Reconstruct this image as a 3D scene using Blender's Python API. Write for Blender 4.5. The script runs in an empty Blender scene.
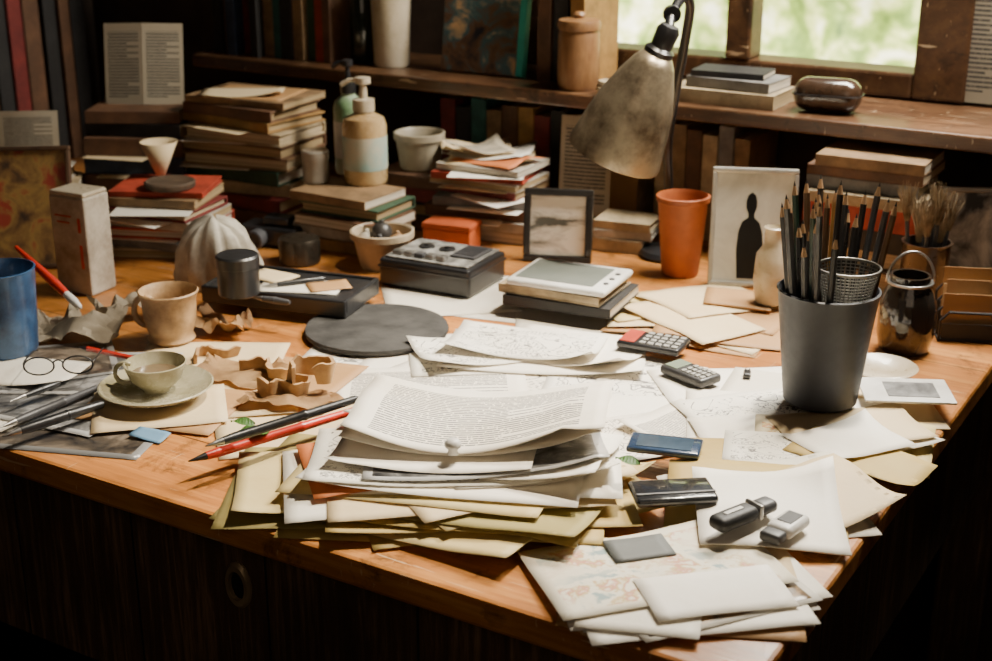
import bpy, bmesh, math, random
import numpy as np
from mathutils import Vector, Matrix, Euler, noise
R=random.Random(11)
COL=bpy.context.scene.collection
rad=math.radians
FP=1400.0; PITCH=rad(19.8); YAW=rad(31.1)
CAM=Vector((0,0,1.30)); DZ=.75
Fh=Vector((-math.sin(YAW),math.cos(YAW),0))
Fv=Fh*math.cos(PITCH)+Vector((0,0,-math.sin(PITCH)))
Rv=Vector((math.cos(YAW),math.sin(YAW),0))
Uv=Rv.cross(Fv)
def ray(u,v): return Fv+Rv*((u-496)/FP)+Uv*((330.5-v)/FP)
def P(u,v,z=DZ):
    r=ray(u,v); return CAM+r*((z-CAM.z)/r.z)
def PY(u,v,y):
    r=ray(u,v); return CAM+r*(y/r.y)
# ---------------------------------------------------------------- materials
MC={}
def nt(name):
    m=bpy.data.materials.new(name); m.use_nodes=True
    n=m.node_tree.nodes; l=m.node_tree.links
    return m,n,l,n['Principled BSDF']
def mth(n,l,op,a,b=None,c=None):
    x=n.new('ShaderNodeMath'); x.operation=op
    for i,v in enumerate((a,b,c)):
        if v is None: continue
        if isinstance(v,(int,float)): x.inputs[i].default_value=v
        else: l.new(v,x.inputs[i])
    return x.outputs[0]
def mixc(n,l,f,a,b,mode='MIX'):
    x=n.new('ShaderNodeMix'); x.data_type='RGBA'; x.blend_type=mode
    if isinstance(f,(int,float)): x.inputs[0].default_value=f
    else: l.new(f,x.inputs[0])
    for i,v in ((6,a),(7,b)):
        if isinstance(v,(tuple,list)): x.inputs[i].default_value=(*v[:3],1)
        else: l.new(v,x.inputs[i])
    return x.outputs[2]
def noi(n,l,vec,sc,det=4,rough=.55,dist=0):
    x=n.new('ShaderNodeTexNoise'); x.inputs['Scale'].default_value=sc; x.inputs['Detail'].default_value=det
    x.inputs['Roughness'].default_value=rough; x.inputs['Distortion'].default_value=dist
    l.new(vec,x.inputs['Vector']); return x.outputs['Fac']
def ramp(n,l,f,stops):
    x=n.new('ShaderNodeValToRGB'); e=x.color_ramp.elements
    while len(e)<len(stops): e.new(.5)
    for i,(p,c) in enumerate(stops):
        e[i].position=p; e[i].color=(*c,1) if len(c)==3 else c
    l.new(f,x.inputs[0]); return x.outputs[0]
def mapping(n,l,src,scale,rot=(0,0,0),loc=(0,0,0)):
    x=n.new('ShaderNodeMapping'); x.inputs['Scale'].default_value=scale; x.inputs['Rotation'].default_value=rot; x.inputs['Location'].default_value=loc
    l.new(src,x.inputs[0]); return x.outputs[0]
def bumpn(n,l,b,h,st,dist=.002):
    x=n.new('ShaderNodeBump'); x.inputs['Strength'].default_value=st; x.inputs['Distance'].default_value=dist
    l.new(h,x.inputs['Height']); l.new(x.outputs[0],b.inputs['Normal'])
def M(name,c,rough=.6,metal=0,c2=None,sc=14,bump=.15,bsc=120,coat=0,trans=0,ior=None):
    if name in MC: return MC[name]
    m,n,l,b=nt(name)
    if c2 is None: c2=tuple(x*.6 for x in c)
    tc=n.new('ShaderNodeTexCoord').outputs['Object']
    f=noi(n,l,tc,sc,6,.65)
    col=ramp(n,l,f,[(.35,c2),(.62,c)])
    l.new(col,b.inputs['Base Color'])
    b.inputs['Metallic'].default_value=metal
    b.inputs['Coat Weight'].default_value=coat
    b.inputs['Transmission Weight'].default_value=trans
    if ior: b.inputs['IOR'].default_value=ior
    f2=noi(n,l,tc,bsc,3)
    l.new(mth(n,l,'MULTIPLY_ADD',f2,.25,rough-.12),b.inputs['Roughness'])
    if bump: bumpn(n,l,b,f2,bump,.001)
    MC[name]=m; return m
def wood(name,c1,c2,c3,stretch=(2,26,26),rough=.42,bump=.25,plank=None,coat=.0,detail_sc=1.0,blot=.55,wear=False):
    if name in MC: return MC[name]
    m,n,l,b=nt(name)
    tc=n.new('ShaderNodeTexCoord').outputs['Object']
    v=mapping(n,l,tc,stretch)
    f=noi(n,l,v,detail_sc,8,.7,1.2)
    v2=mapping(n,l,tc,tuple(s*4 for s in stretch))
    f2=noi(n,l,v2,detail_sc*1.3,5,.7)
    f3=noi(n,l,tc,5,4)
    s=mth(n,l,'ADD',mth(n,l,'MULTIPLY',f,.6),mth(n,l,'MULTIPLY',f2,.4))
    col=ramp(n,l,s,[(.3,c1),(.5,c2),(.68,c3)])
    col=mixc(n,l,ramp(n,l,f3,[(.38,(blot,blot,blot)),(.6,(0,0,0))]),col,tuple(x*.45 for x in c1))
    h=s
    if wear:
        st=noi(n,l,tc,17,7,.75,.6)
        col=mixc(n,l,ramp(n,l,st,[(.54,(0,0,0)),(.66,(.8,.8,.8))]),col,tuple(x*.35 for x in c1))
        sc1=noi(n,l,mapping(n,l,tc,(9,240,60),rot=(0,0,.35)),1,3,.6); sc2=noi(n,l,mapping(n,l,tc,(240,12,60),rot=(0,0,.2)),1,3,.6)
        sm=mth(n,l,'MAXIMUM',mth(n,l,'GREATER_THAN',sc1,.68),mth(n,l,'GREATER_THAN',sc2,.70))
        col=mixc(n,l,mth(n,l,'MULTIPLY',sm,.55),col,(.75,.55,.33))
        h=mth(n,l,'SUBTRACT',s,mth(n,l,'MULTIPLY',sm,.6))
    if plank:
        sx=n.new('ShaderNodeSeparateXYZ'); l.new(tc,sx.inputs[0])
        ax={'x':0,'y':1,'z':2}[plank[0]]
        fr=mth(n,l,'FRACT',mth(n,l,'ADD',mth(n,l,'DIVIDE',sx.outputs[ax],plank[1]),100.37))
        g=mth(n,l,'LESS_THAN',fr,plank[2])
        col=mixc(n,l,g,col,tuple(x*.15 for x in c1))
        h=mth(n,l,'SUBTRACT',h,g)
    l.new(col,b.inputs['Base Color'])
    l.new(mth(n,l,'MULTIPLY_ADD',f3,.35,rough-.17),b.inputs['Roughness'])
    b.inputs['Coat Weight'].default_value=coat; b.inputs['Coat Roughness'].default_value=.25
    bumpn(n,l,b,h,bump,.002)
    MC[name]=m; return m
def pagesmat(name,c):
    if name in MC: return MC[name]
    m,n,l,b=nt(name)
    tc=n.new('ShaderNodeTexCoord').outputs['Object']
    f=noi(n,l,mapping(n,l,tc,(3,3,900)),1,2,.5)
    f2=noi(n,l,tc,30,3)
    col=ramp(n,l,f,[(.35,tuple(x*.5 for x in c)),(.6,c)])
    col=mixc(n,l,mth(n,l,'MULTIPLY',f2,.5),col,tuple(x*.6 for x in (c[0],c[1]*.9,c[2]*.75)))
    l.new(col,b.inputs['Base Color']); b.inputs['Roughness'].default_value=.85
    bumpn(n,l,b,f,.5,.001)
    MC[name]=m; return m
def paper(name,c,kind='plain',ink=(.05,.05,.06),lines=34,seed=0.0,stain=.35):
    if name in MC: return MC[name]
    m,n,l,b=nt(name)
    t=n.new('ShaderNodeTexCoord'); uv=t.outputs['UV']; ob=t.outputs['Object']
    f=noi(n,l,mapping(n,l,ob,(1,1,1),loc=(seed,seed,0)),9,5,.6)
    col=mixc(n,l,mth(n,l,'MULTIPLY',ramp(n,l,f,[(.4,(0,0,0)),(.75,(1,1,1))]),stain),c,(c[0]*.72,c[1]*.6,c[2]*.42))
    sx=n.new('ShaderNodeSeparateXYZ'); l.new(uv,sx.inputs[0]); U=sx.outputs[0]; V=sx.outputs[1]
    def inr(x,a,bb): return mth(n,l,'MULTIPLY',mth(n,l,'GREATER_THAN',x,a),mth(n,l,'LESS_THAN',x,bb))
    if kind=='text':
        fr=mth(n,l,'FRACT',mth(n,l,'MULTIPLY',V,lines)); row=mth(n,l,'FLOOR',mth(n,l,'MULTIPLY',V,lines))
        cb=n.new('ShaderNodeCombineXYZ'); l.new(mth(n,l,'MULTIPLY',U,42),cb.inputs[0]); l.new(mth(n,l,'MULTIPLY',row,7.31+seed),cb.inputs[1])
        w=noi(n,l,cb.outputs[0],1.6,3,.8)
        ends=n.new('ShaderNodeTexWhiteNoise'); ends.noise_dimensions='1D'; l.new(row,ends.inputs['W'])
        right=mth(n,l,'MULTIPLY_ADD',mth(n,l,'GREATER_THAN',ends.outputs[0],.8),-.3,.9)
        msk=mth(n,l,'MULTIPLY',inr(V,.09,.9),mth(n,l,'MULTIPLY',mth(n,l,'GREATER_THAN',U,.09),mth(n,l,'LESS_THAN',U,right)))
        k=mth(n,l,'MULTIPLY',mth(n,l,'MULTIPLY',inr(fr,.25,.8),mth(n,l,'GREATER_THAN',w,.42)),msk)
        col=mixc(n,l,mth(n,l,'MULTIPLY',k,.85),col,ink)
    if kind=='sketch':
        v3=mapping(n,l,uv,(1,1,1),loc=(seed*3.1,seed,0))
        a=noi(n,l,v3,3.2,2,.5,.8); bq=noi(n,l,v3,7,3,.6,.3); cq=noi(n,l,v3,2.3,1); sh_=noi(n,l,mapping(n,l,uv,(60,14,1),rot=(0,0,.7)),1,2)
        def line(x,k,wd): return mth(n,l,'LESS_THAN',mth(n,l,'ABSOLUTE',mth(n,l,'SUBTRACT',mth(n,l,'FRACT',mth(n,l,'MULTIPLY',x,k)),.5)),wd)
        L1=mth(n,l,'MULTIPLY',line(a,8,.06),mth(n,l,'GREATER_THAN',cq,.42))
        L2=mth(n,l,'MULTIPLY',line(bq,5,.04),mth(n,l,'LESS_THAN',cq,.52))
        L3=mth(n,l,'MULTIPLY',mth(n,l,'MULTIPLY',mth(n,l,'GREATER_THAN',a,.56),mth(n,l,'GREATER_THAN',sh_,.54)),.6)
        k=mth(n,l,'MULTIPLY',mth(n,l,'MAXIMUM',mth(n,l,'MAXIMUM',L1,L2),L3),mth(n,l,'MULTIPLY',inr(U,.06,.94),inr(V,.07,.93)))
        col=mixc(n,l,mth(n,l,'MULTIPLY',k,.85),col,ink)
    if kind=='map':
        v3=mapping(n,l,uv,(1.5,1,1),loc=(seed,0,0))
        a=noi(n,l,v3,5,5,.6,.3); a2=noi(n,l,v3,2.2,2)
        cc=ramp(n,l,a,[(.38,(.12,.26,.30)),(.44,c),(.51,c),(.55,(.5,.36,.10)),(.59,(.5,.12,.06)),(.64,c)])
        col=mixc(n,l,mth(n,l,'MULTIPLY',mth(n,l,'MULTIPLY',inr(U,.05,.95),inr(V,.08,.92)),ramp(n,l,a2,[(.42,(.12,.12,.12)),(.55,(.75,.75,.75))])),col,cc)
    if kind=='photo':
        v3=mapping(n,l,uv,(1.5,1,1),loc=(seed,0,0))
        a=noi(n,l,v3,3.5,6,.65,.6)
        cc=ramp(n,l,a,[(.35,(.01,.01,.012)),(.5,tuple(x*.35 for x in ink)),(.62,ink)])
        col=mixc(n,l,mth(n,l,'MULTIPLY',inr(U,.04,.96),inr(V,.06,.94)),col,cc)
    l.new(col,b.inputs['Base Color']); b.inputs['Roughness'].default_value=.65 if kind!='photo' else .3
    bumpn(n,l,b,noi(n,l,ob,45,4),.22,.003)
    MC[name]=m; return m
def picmat(name,stops,sc=8,rough=.35,stretch=(1,1,1),dist=.5):
    if name in MC: return MC[name]
    m,n,l,b=nt(name)
    tc=n.new('ShaderNodeTexCoord').outputs['Object']
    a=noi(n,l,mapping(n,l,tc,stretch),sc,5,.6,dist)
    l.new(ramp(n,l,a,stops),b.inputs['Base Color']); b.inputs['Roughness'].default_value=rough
    MC[name]=m; return m
# ---------------------------------------------------------------- mesh tools
def mk(name,bm,mats,loc=(0,0,0),rot=(0,0,0),parent=None,smooth=None):
    me=bpy.data.meshes.new(name); bmesh.ops.recalc_face_normals(bm,faces=bm.faces)
    if smooth: 
        for f in bm.faces: f.smooth=True
        if smooth is not True:
            for e in bm.edges:
                if len(e.link_faces)==2 and e.calc_face_angle(0)>rad(smooth): e.smooth=False
    bm.to_mesh(me); bm.free()
    for m in (mats if isinstance(mats,(list,tuple)) else [mats]): me.materials.append(m)
    o=bpy.data.objects.new(name,me); COL.objects.link(o); o.location=loc; o.rotation_euler=rot
    if parent: o.parent=parent
    return o
def E(name,loc,rot=(0,0,0)):
    o=bpy.data.objects.new(name,None); o.empty_display_size=.02; COL.objects.link(o); o.location=loc; o.rotation_euler=rot; return o
def reg(o,label,cat,group=None):
    o['label']=label; o['category']=cat
    if group: o['group']=group
    return o
def merge(bm,tb,mi=0,mat=None):
    if mat: bmesh.ops.transform(tb,matrix=mat,verts=tb.verts)
    for f in tb.faces: f.material_index=mi
    me=bpy.data.meshes.new('t'); tb.to_mesh(me); tb.free(); bm.from_mesh(me); bpy.data.meshes.remove(me)
def bx(bm,s,c=(0,0,0),bev=0,mi=0,rot=None,seg=2):
    tb=bmesh.new(); bmesh.ops.create_cube(tb,size=1,matrix=Matrix.Diagonal((*s,1)))
    if bev: bmesh.ops.bevel(tb,geom=list(tb.edges),offset=min(bev,min(s)*.49),segments=seg,profile=.5,affect='EDGES')
    m=Matrix.Translation(c)
    if rot: m=m@Euler(rot).to_matrix().to_4x4()
    merge(bm,tb,mi,m)
def lathe(bm,prof,seg=36,c=(0,0,0),mi=0,wob=0,mat=None):
    tb=bmesh.new(); rings=[]
    for r,z in prof:
        if r<1e-6: rings.append([tb.verts.new((0,0,z))])
        else: rings.append([tb.verts.new((r*math.cos(2*math.pi*i/seg)*(1+wob*math.sin(3*i+z*90)),r*math.sin(2*math.pi*i/seg),z)) for i in range(seg)])
    for a,b in zip(rings,rings[1:]):
        if len(a)==1 and len(b)==1: continue
        for i in range(seg):
            j=(i+1)%seg
            if len(a)==1: tb.faces.new((a[0],b[i],b[j]))
            elif len(b)==1: tb.faces.new((a[i],a[j],b[0]))
            else: tb.faces.new((a[i],a[j],b[j],b[i]))
    m=Matrix.Translation(c)
    if mat: m=mat
    merge(bm,tb,mi,m)
def tube(bm,pts,r,seg=10,mi=0,closed=False):
    tb=bmesh.new(); pts=[Vector(p) for p in pts]; n=len(pts)
    rs=r if isinstance(r,(list,tuple)) else [r]*n
    t0=(pts[1]-pts[0]).normalized(); nrm=t0.orthogonal().normalized(); rings=[]
    for i in range(n):
        if closed: t=(pts[(i+1)%n]-pts[i-1]).normalized()
        else: t=(pts[min(i+1,n-1)]-pts[max(i-1,0)]).normalized()
        nrm=(nrm-t*nrm.dot(t)).normalized(); bn=t.cross(nrm)
        rings.append([tb.verts.new(pts[i]+(nrm*math.cos(2*math.pi*k/seg)+bn*math.sin(2*math.pi*k/seg))*rs[i]) for k in range(seg)])
    for i in range(n if closed else n-1):
        a,b=rings[i],rings[(i+1)%n]
        for k in range(seg): tb.faces.new((a[k],a[(k+1)%seg],b[(k+1)%seg],b[k]))
    if not closed: tb.faces.new(rings[0][::-1]); tb.faces.new(rings[-1])
    merge(bm,tb,mi)
def arc(c,r,a0,a1,n=12,plane='xz',ry=None):
    ry=ry or r; o=[]
    for i in range(n+1):
        a=rad(a0+(a1-a0)*i/n); x,y=r*math.cos(a),ry*math.sin(a)
        o.append((c[0]+x,c[1],c[2]+y) if plane=='xz' else ((c[0]+x,c[1]+y,c[2]) if plane=='xy' else (c[0],c[1]+x,c[2]+y)))
    return o
# ---------------------------------------------------------------- height map
RES=.004; HX0,HY0=-2.2,.6; NX,NY=560,340
Hm=np.full((NX,NY),DZ)
GX,GY=np.meshgrid(HX0+RES*np.arange(NX),HY0+RES*np.arange(NY),indexing='ij')
def hq(x,y,r):
    i0=max(0,int((x-r-HX0)/RES)); i1=min(NX,int((x+r-HX0)/RES)+2); j0=max(0,int((y-r-HY0)/RES)); j1=min(NY,int((y+r-HY0)/RES)+2)
    if i1<=i0 or j1<=j0: return DZ
    return float(Hm[i0:i1,j0:j1].max())
def hqc(x,y,cap=.04):
    h=hq(x,y,.004); return h if h<DZ+cap else DZ
def rest(x,y,w,d,rot,h,circ=False,frac=.06,cap=.045,snap=.012):
    dx,dy=GX-x,GY-y; c,s=math.cos(rad(rot)),math.sin(rad(rot))
    lx=dx*c+dy*s; ly=-dx*s+dy*c
    m=(lx**2+ly**2<(w/2)**2) if circ else ((abs(lx)<w/2)&(abs(ly)<d/2))
    if not m.any(): return DZ
    hs=np.sort(Hm[m]); 
    if cap: 
        hs=hs[hs<DZ+cap]
        if len(hs)==0: hs=np.array([DZ])
    z=hs[int((len(hs)-1)*(1-frac))]
    if hs[-1]-z<snap: z=hs[-1]
    Hm[m]=np.maximum(Hm[m],z+h)
    return float(z)
def sheet(u,v,w,h,rot,mat,label,name='paper_sheet',cat='paper',curl=(0,0,0,0),bend=0,th=.0003,wob=.0007,group=None,slope=.3,xy=None):
    if xy: c=Vector((xy[0],xy[1],0))
    else:
        c=P(u,v)
        for _ in range(3): c=P(u,v,hqc(c.x,c.y))
    nx=max(6,int(round(w/.012))); ny=max(5,int(round(h/.012)))
    a,b=rad(rot),0; ca,sa=math.cos(a),math.sin(a)
    S,T=np.meshgrid(np.linspace(0,1,nx+1),np.linspace(0,1,ny+1),indexing='ij')
    lx=(S-.5)*w; ly=(T-.5)*h
    X=c.x+lx*ca-ly*sa; Y=c.y+lx*sa+ly*ca
    rr=max(w/nx,h/ny)*.62
    Z=np.zeros_like(X)
    for i in range(nx+1):
        for j in range(ny+1):
            q=hq(X[i,j],Y[i,j],rr); Z[i,j]=q if (xy or q<DZ+.06) else DZ
    zmin=Z.copy(); dx,dy=w/nx*slope,h/ny*slope
    for _ in range(max(nx,ny)):
        Z[1:,:]=np.maximum(Z[1:,:],Z[:-1,:]-dx); Z[:-1,:]=np.maximum(Z[:-1,:],Z[1:,:]-dx)
        Z[:,1:]=np.maximum(Z[:,1:],Z[:,:-1]-dy); Z[:,:-1]=np.maximum(Z[:,:-1],Z[:,1:]-dy)
    for _ in range(6):
        Pz=np.pad(Z,1,mode='edge'); L=(Pz[2:,1:-1]+Pz[:-2,1:-1]+Pz[1:-1,2:]+Pz[1:-1,:-2])/4
        Z=np.maximum(zmin,L)
    sd=R.random()*50
    for i in range(nx+1):
        for j in range(ny+1):
            Z[i,j]+=wob*(.5+.5*noise.noise(Vector((X[i,j]*14,Y[i,j]*14,sd))))
    for k,(s,t) in enumerate(((S,T),(1-S,T),(1-S,1-T),(S,1-T))):
        q=np.clip(1-(s+t)/.55,0,1); Z+=curl[k]*q*q
    if bend: Z+=abs(bend)*(np.abs(S-.5)*2)**2.2 if bend>0 else abs(bend)*(1-(np.abs(S-.5)*2)**2)
    Z+=.00015
    k=5; si=np.linspace(0,nx,nx*k+1); ti=np.linspace(0,ny,ny*k+1)
    def up(A):
        A=np.array([np.interp(si,np.arange(nx+1),A[:,j]) for j in range(ny+1)]).T
        return np.array([np.interp(ti,np.arange(ny+1),A[i,:]) for i in range(A.shape[0])])
    XX,YY,ZZ=up(X),up(Y),up(Z)
    I=((XX-HX0)/RES+.5).astype(int); J=((YY-HY0)/RES+.5).astype(int); ok=(I>=0)&(I<NX)&(J>=0)&(J<NY)
    np.maximum.at(Hm,(I[ok],J[ok]),ZZ[ok]+th)
    zc=float(Z.min())
    bm=bmesh.new(); uvl=bm.loops.layers.uv.new('UVMap')
    def loc(i,j,o): return (lx[i,j],ly[i,j],Z[i,j]-zc+o)
    top=[[bm.verts.new(loc(i,j,th)) for j in range(ny+1)] for i in range(nx+1)]
    bot=[[bm.verts.new(loc(i,j,0)) for j in range(ny+1)] for i in range(nx+1)]
    def fc(vs,uvs):
        f=bm.faces.new(vs); f.smooth=True
        for lp,q in zip(f.loops,uvs): lp[uvl].uv=q
    for i in range(nx):
        for j in range(ny):
            q=[(i/nx,j/ny),((i+1)/nx,j/ny),((i+1)/nx,(j+1)/ny),(i/nx,(j+1)/ny)]
            fc([top[i][j],top[i+1][j],top[i+1][j+1],top[i][j+1]],q)
            fc([bot[i][j+1],bot[i+1][j+1],bot[i+1][j],bot[i][j]],[(0,0)]*4)
    for i in range(nx):
        fc([bot[i][0],bot[i+1][0],top[i+1][0],top[i][0]],[(0,0)]*4); fc([top[i][ny],top[i+1][ny],bot[i+1][ny],bot[i][ny]],[(0,0)]*4)
    for j in range(ny):
        fc([top[0][j],top[0][j+1],bot[0][j+1],bot[0][j]],[(0,0)]*4); fc([bot[nx][j],bot[nx][j+1],top[nx][j+1],top[nx][j]],[(0,0)]*4)
    me=bpy.data.meshes.new(name); bm.to_mesh(me); bm.free(); me.materials.append(mat)
    o=bpy.data.objects.new(name,me); COL.objects.link(o); o.location=(c.x,c.y,zc); o.rotation_euler=(0,0,a)
    return reg(o,label,cat,group)
# ---------------------------------------------------------------- palette
WH=paper('white_paper',(.86,.82,.74)); WH2=paper('grey_white_paper',(.74,.70,.61),seed=2)
TX=paper('printed_paper',(.84,.79,.70),'text'); TX2=paper('printed_paper_cream',(.58,.51,.38),'text',lines=26,seed=3)
SK=paper('sketch_paper',(.84,.81,.74),'sketch',seed=1); SK2=paper('sketch_paper_b',(.80,.77,.69),'sketch',seed=4); SK3=paper('sketch_paper_c',(.84,.8,.73),'sketch',seed=7.7)
CR=paper('cream_paper',(.68,.54,.33),seed=5); MA=paper('manila_paper',(.50,.37,.12),seed=6,stain=.6); MA2=paper('manila_paper_pale',(.62,.50,.23),seed=8,stain=.5); MA3=paper('olive_paper',(.33,.27,.09),seed=9,stain=.6)
KR=paper('kraft_paper',(.42,.235,.095),seed=10,stain=.6); MP=paper('illustrated_paper',(.74,.69,.56),'map',seed=2); MP2=paper('illustrated_paper_b',(.66,.59,.42),'map',seed=5.5); MP3=paper('illustrated_paper_c',(.68,.65,.54),'map',seed=9.1)
PH=paper('glossy_photo_page',(.5,.5,.5),'photo',ink=(.38,.37,.36)); PH2=paper('glossy_photo_dark',(.2,.2,.2),'photo',ink=(.2,.16,.12),seed=3); PH3=paper('colour_print',(.7,.67,.6),'photo',ink=(.45,.28,.12),seed=6)
OR_=paper('orange_paper',(.6,.18,.05),seed=2); BLP=paper('blue_paper',(.12,.25,.4),seed=2); GRP=paper('grey_sleeve',(.12,.13,.13),seed=4)
BLK=M('black_plastic',(.018,.018,.02),.35,c2=(.01,.01,.01),coat=.2); BLKM=M('matte_black',(.022,.022,.024),.55,c2=(.01,.01,.01))
DG=M('dark_grey_plastic',(.07,.07,.075),.45); SIL=M('brushed_silver',(.55,.54,.52),.32,.9,c2=(.35,.34,.32))
WPL=M('white_plastic',(.7,.69,.66),.4,c2=(.5,.48,.44)); RED=M('red_lacquer',(.62,.035,.015),.35,c2=(.4,.02,.01),coat=.3); ORG=M('orange_plastic',(.45,.12,.025),.5,c2=(.26,.06,.015))
CER=M('cream_ceramic',(.55,.47,.35),.3,c2=(.38,.31,.2),coat=.3); CERG=M('sage_ceramic',(.46,.42,.29),.25,c2=(.3,.27,.16),coat=.5); TAN=M('tan_stoneware',(.5,.33,.17),.5,c2=(.24,.14,.06),sc=30)
STN=M('slate',(.05,.048,.045),.75,c2=(.018,.017,.016),sc=30,bump=.5)
GUN=M('gunmetal_paint',(.024,.026,.034),.5,c2=(.012,.013,.018))
PG=pagesmat('book_pages',(.55,.44,.28)); PG2=pagesmat('old_pages',(.40,.29,.15)); PG3=pagesmat('white_pages',(.64,.57,.46))
BC={'maroon':(.2,.025,.02),'brown':(.14,.065,.03),'dkgreen':(.035,.08,.04),'cream':(.48,.37,.22),'grey':(.2,.19,.18),'ochre':(.38,.21,.06),'red':(.42,.05,.02),'black':(.02,.018,.017),'navy':(.03,.05,.1),'white':(.5,.45,.37),'tan':(.28,.17,.08),'teal':(.03,.13,.12)}
def bc(k): return M('cloth_cover_'+k,BC[k],.65,c2=tuple(x*.5 for x in BC[k]),sc=24,bump=.3)
CN={'dkgreen':'dark green','ochre':'ochre yellow','navy':'navy blue'}
def book(L,W,H,col,loc,rz,label=None,group=None,soft=None,pg=None):
    soft=R.random()<.4 if soft is None else soft
    t=.0012 if soft else .0025; ins=.0008 if soft else .004
    bm=bmesh.new()
    bx(bm,(W,L,t),(0,0,t/2),t*.3); bx(bm,(W,L,t),(0,0,H-t/2),t*.3); bx(bm,(t*1.2,L,H-2*t),(-W/2+t*.6,0,H/2),t*.2)
    o=mk('book',bm,bc(col),loc,(0,0,rz))
    bm=bmesh.new(); bx(bm,(W-ins-t*1.3,L-2*ins,H-2*t-.0002),(t*.65-ins/2+.0001,0,H/2))
    mk('pages',bm,pg or R.choice([PG,PG2,PG3]),parent=o)
    reg(o,label or f"closed {CN.get(col,col)} {'paperback' if soft else 'hardcover'} book lying in a stack",'book',group); return o
def stack(u,v,zr,specs,rot=0,group='books in a stack',xy=None,jit=6,base=None,slips=0):
    c=Vector((xy[0],xy[1],0)) if xy else P(u,v,zr)
    L0,W0=specs[0][0],specs[0][1]
    z=rest(c.x,c.y,L0,W0,rot,0) if base is None else base
    for k_,(L,W,H,col) in enumerate(specs):
        rr=rot+R.uniform(-jit,jit); fl=R.choice([90,90,-90])
        jx,jy=R.uniform(-.009,.009),R.uniform(-.007,.007)
        book(L,W,H,col,(c.x+jx,c.y+jy,z+.0003),rad(rr+fl),group=group)
        z+=H+.0004
        if slips and k_>0 and R.random()<slips and k_<len(specs)-1:
            bm=bmesh.new(); bx(bm,(R.uniform(.08,.11),R.uniform(.07,.09),.0006),(0,0,.0003))
            o=mk('paper_slip',bm,R.choice([WH2,CR,WH]),(c.x+R.uniform(-.03,.03),c.y-W*.5+R.uniform(.01,.03),z+.0002),(0,0,rad(rot+R.uniform(-25,25)))); reg(o,'paper slip tucked between stacked books','paper',group+' slips'); z+=.001
    dx,dy=GX-c.x,GY-c.y; cc,s=math.cos(rad(rot)),math.sin(rad(rot)); lx=dx*cc+dy*s; ly=-dx*s+dy*cc
    m=(abs(lx)<L0*.5)&(abs(ly)<W0*.5); Hm[m]=np.maximum(Hm[m],z)
    return c,z
def standbook(x,y,z,H,W,T,col,label,group,rz=0,lean=0):
    o=book(H,W,T,col,(0,0,0),0,label=label,group=group)
    Mx=Matrix.Translation((x,y,z))@Euler((0,lean,rz)).to_matrix().to_4x4()@Matrix(((0,0,1,-T/2),(1,0,0,0),(0,1,0,H/2),(0,0,0,1)))
    o.location=Mx.to_translation(); o.rotation_euler=Mx.to_euler(); return o
# ---------------------------------------------------------------- room
WALLY=1.92; SH=.95
wallm=M('dark_plaster',(.06,.038,.024),.85,c2=(.022,.014,.009),sc=5,bump=.4,bsc=25)
dkwv=wood('dark_frame_wood_vertical',(.03,.016,.008),(.075,.038,.018),(.13,.07,.033),stretch=(30,30,3),rough=.5)
def struct(name,boxes,mat,**k):
    bm=bmesh.new()
    for s,c in boxes: bx(bm,s,c,k.get('bev',0))
    o=mk(name,bm,mat); o['kind']='structure'; return o
def span(x0,x1,y0,y1,z0,z1): return ((x1-x0,y1-y0,z1-z0),((x0+x1)/2,(y0+y1)/2,(z0+z1)/2))
WX0,WX1,WZ0,WZ1=-1.06,-.46,.965,1.75
XL,XR,YF,ZC=-2.05,1.6,-1.6,2.5
struct('wall_back',[span(XL-.1,WX0,WALLY,WALLY+.1,0,ZC),span(WX1,XR+.1,WALLY,WALLY+.1,0,ZC),span(WX0,WX1,WALLY,WALLY+.1,0,WZ0),span(WX0,WX1,WALLY,WALLY+.1,WZ1,ZC)],wallm)
struct('wall_left',[span(XL-.1,XL,YF,WALLY,0,ZC)],wallm)
struct('wall_right',[span(XR,XR+.1,YF,WALLY,0,ZC)],wallm)
struct('wall_front',[span(XL-.1,XR+.1,YF-.1,YF,0,ZC)],wallm)
struct('floor',[span(XL-.1,XR+.1,YF-.1,WALLY+.1,-.1,0)],wood('floor_boards',(.012,.008,.005),(.03,.018,.01),(.05,.03,.018),stretch=(3,20,20),plank=('y',.12,.03)))
struct('ceiling',[span(XL-.1,XR+.1,YF-.1,WALLY+.1,ZC,ZC+.1)],wallm)
fy0,fy1=WALLY-.015,WALLY+.05
struct('window_1',[span(WX0-.03,WX0+.03,fy0,fy1,WZ0-.012,WZ1),span(WX1-.035,WX1+.035,fy0,fy1,WZ0-.012,WZ1),
 span(-.765,-.727,fy0-.003,fy1-.02,WZ0+.022,WZ1-.04),span(WX0+.03,WX1-.035,fy0,fy1,WZ0-.012,WZ0+.022),span(WX0+.03,WX1-.035,fy0,fy1,WZ1-.04,WZ1),
 span(WX0+.03,-.765,fy0+.02,fy1-.02,1.36,1.385),span(-.727,WX1-.035,fy0+.02,fy1-.02,1.36,1.385)],wood('window_frame_wood',(.04,.018,.008),(.10,.045,.018),(.19,.10,.04),stretch=(12,12,12),rough=.4,wear=True),bev=.004)
bm=bmesh.new(); bx(bm,(2.4,.2,.02),(0,0,0),.003)
o=mk('trim_1',bm,wood('shelf_wood',(.045,.02,.009),(.12,.055,.024),(.24,.125,.055),stretch=(3,34,34),rough=.34,coat=.3,wear=True),(-.42,1.82,SH-.01)); o['kind']='structure'
bm=bmesh.new()
tb=bmesh.new(); bmesh.ops.create_grid(tb,x_segments=90,y_segments=40,size=1,matrix=Matrix.Diagonal((5,1.6,1,1)))
for v in tb.verts:
    v.co.z=noise.fractal(Vector((v.co.x*1.2,v.co.y*1.2,0)),1,2,5)*.5
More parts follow.
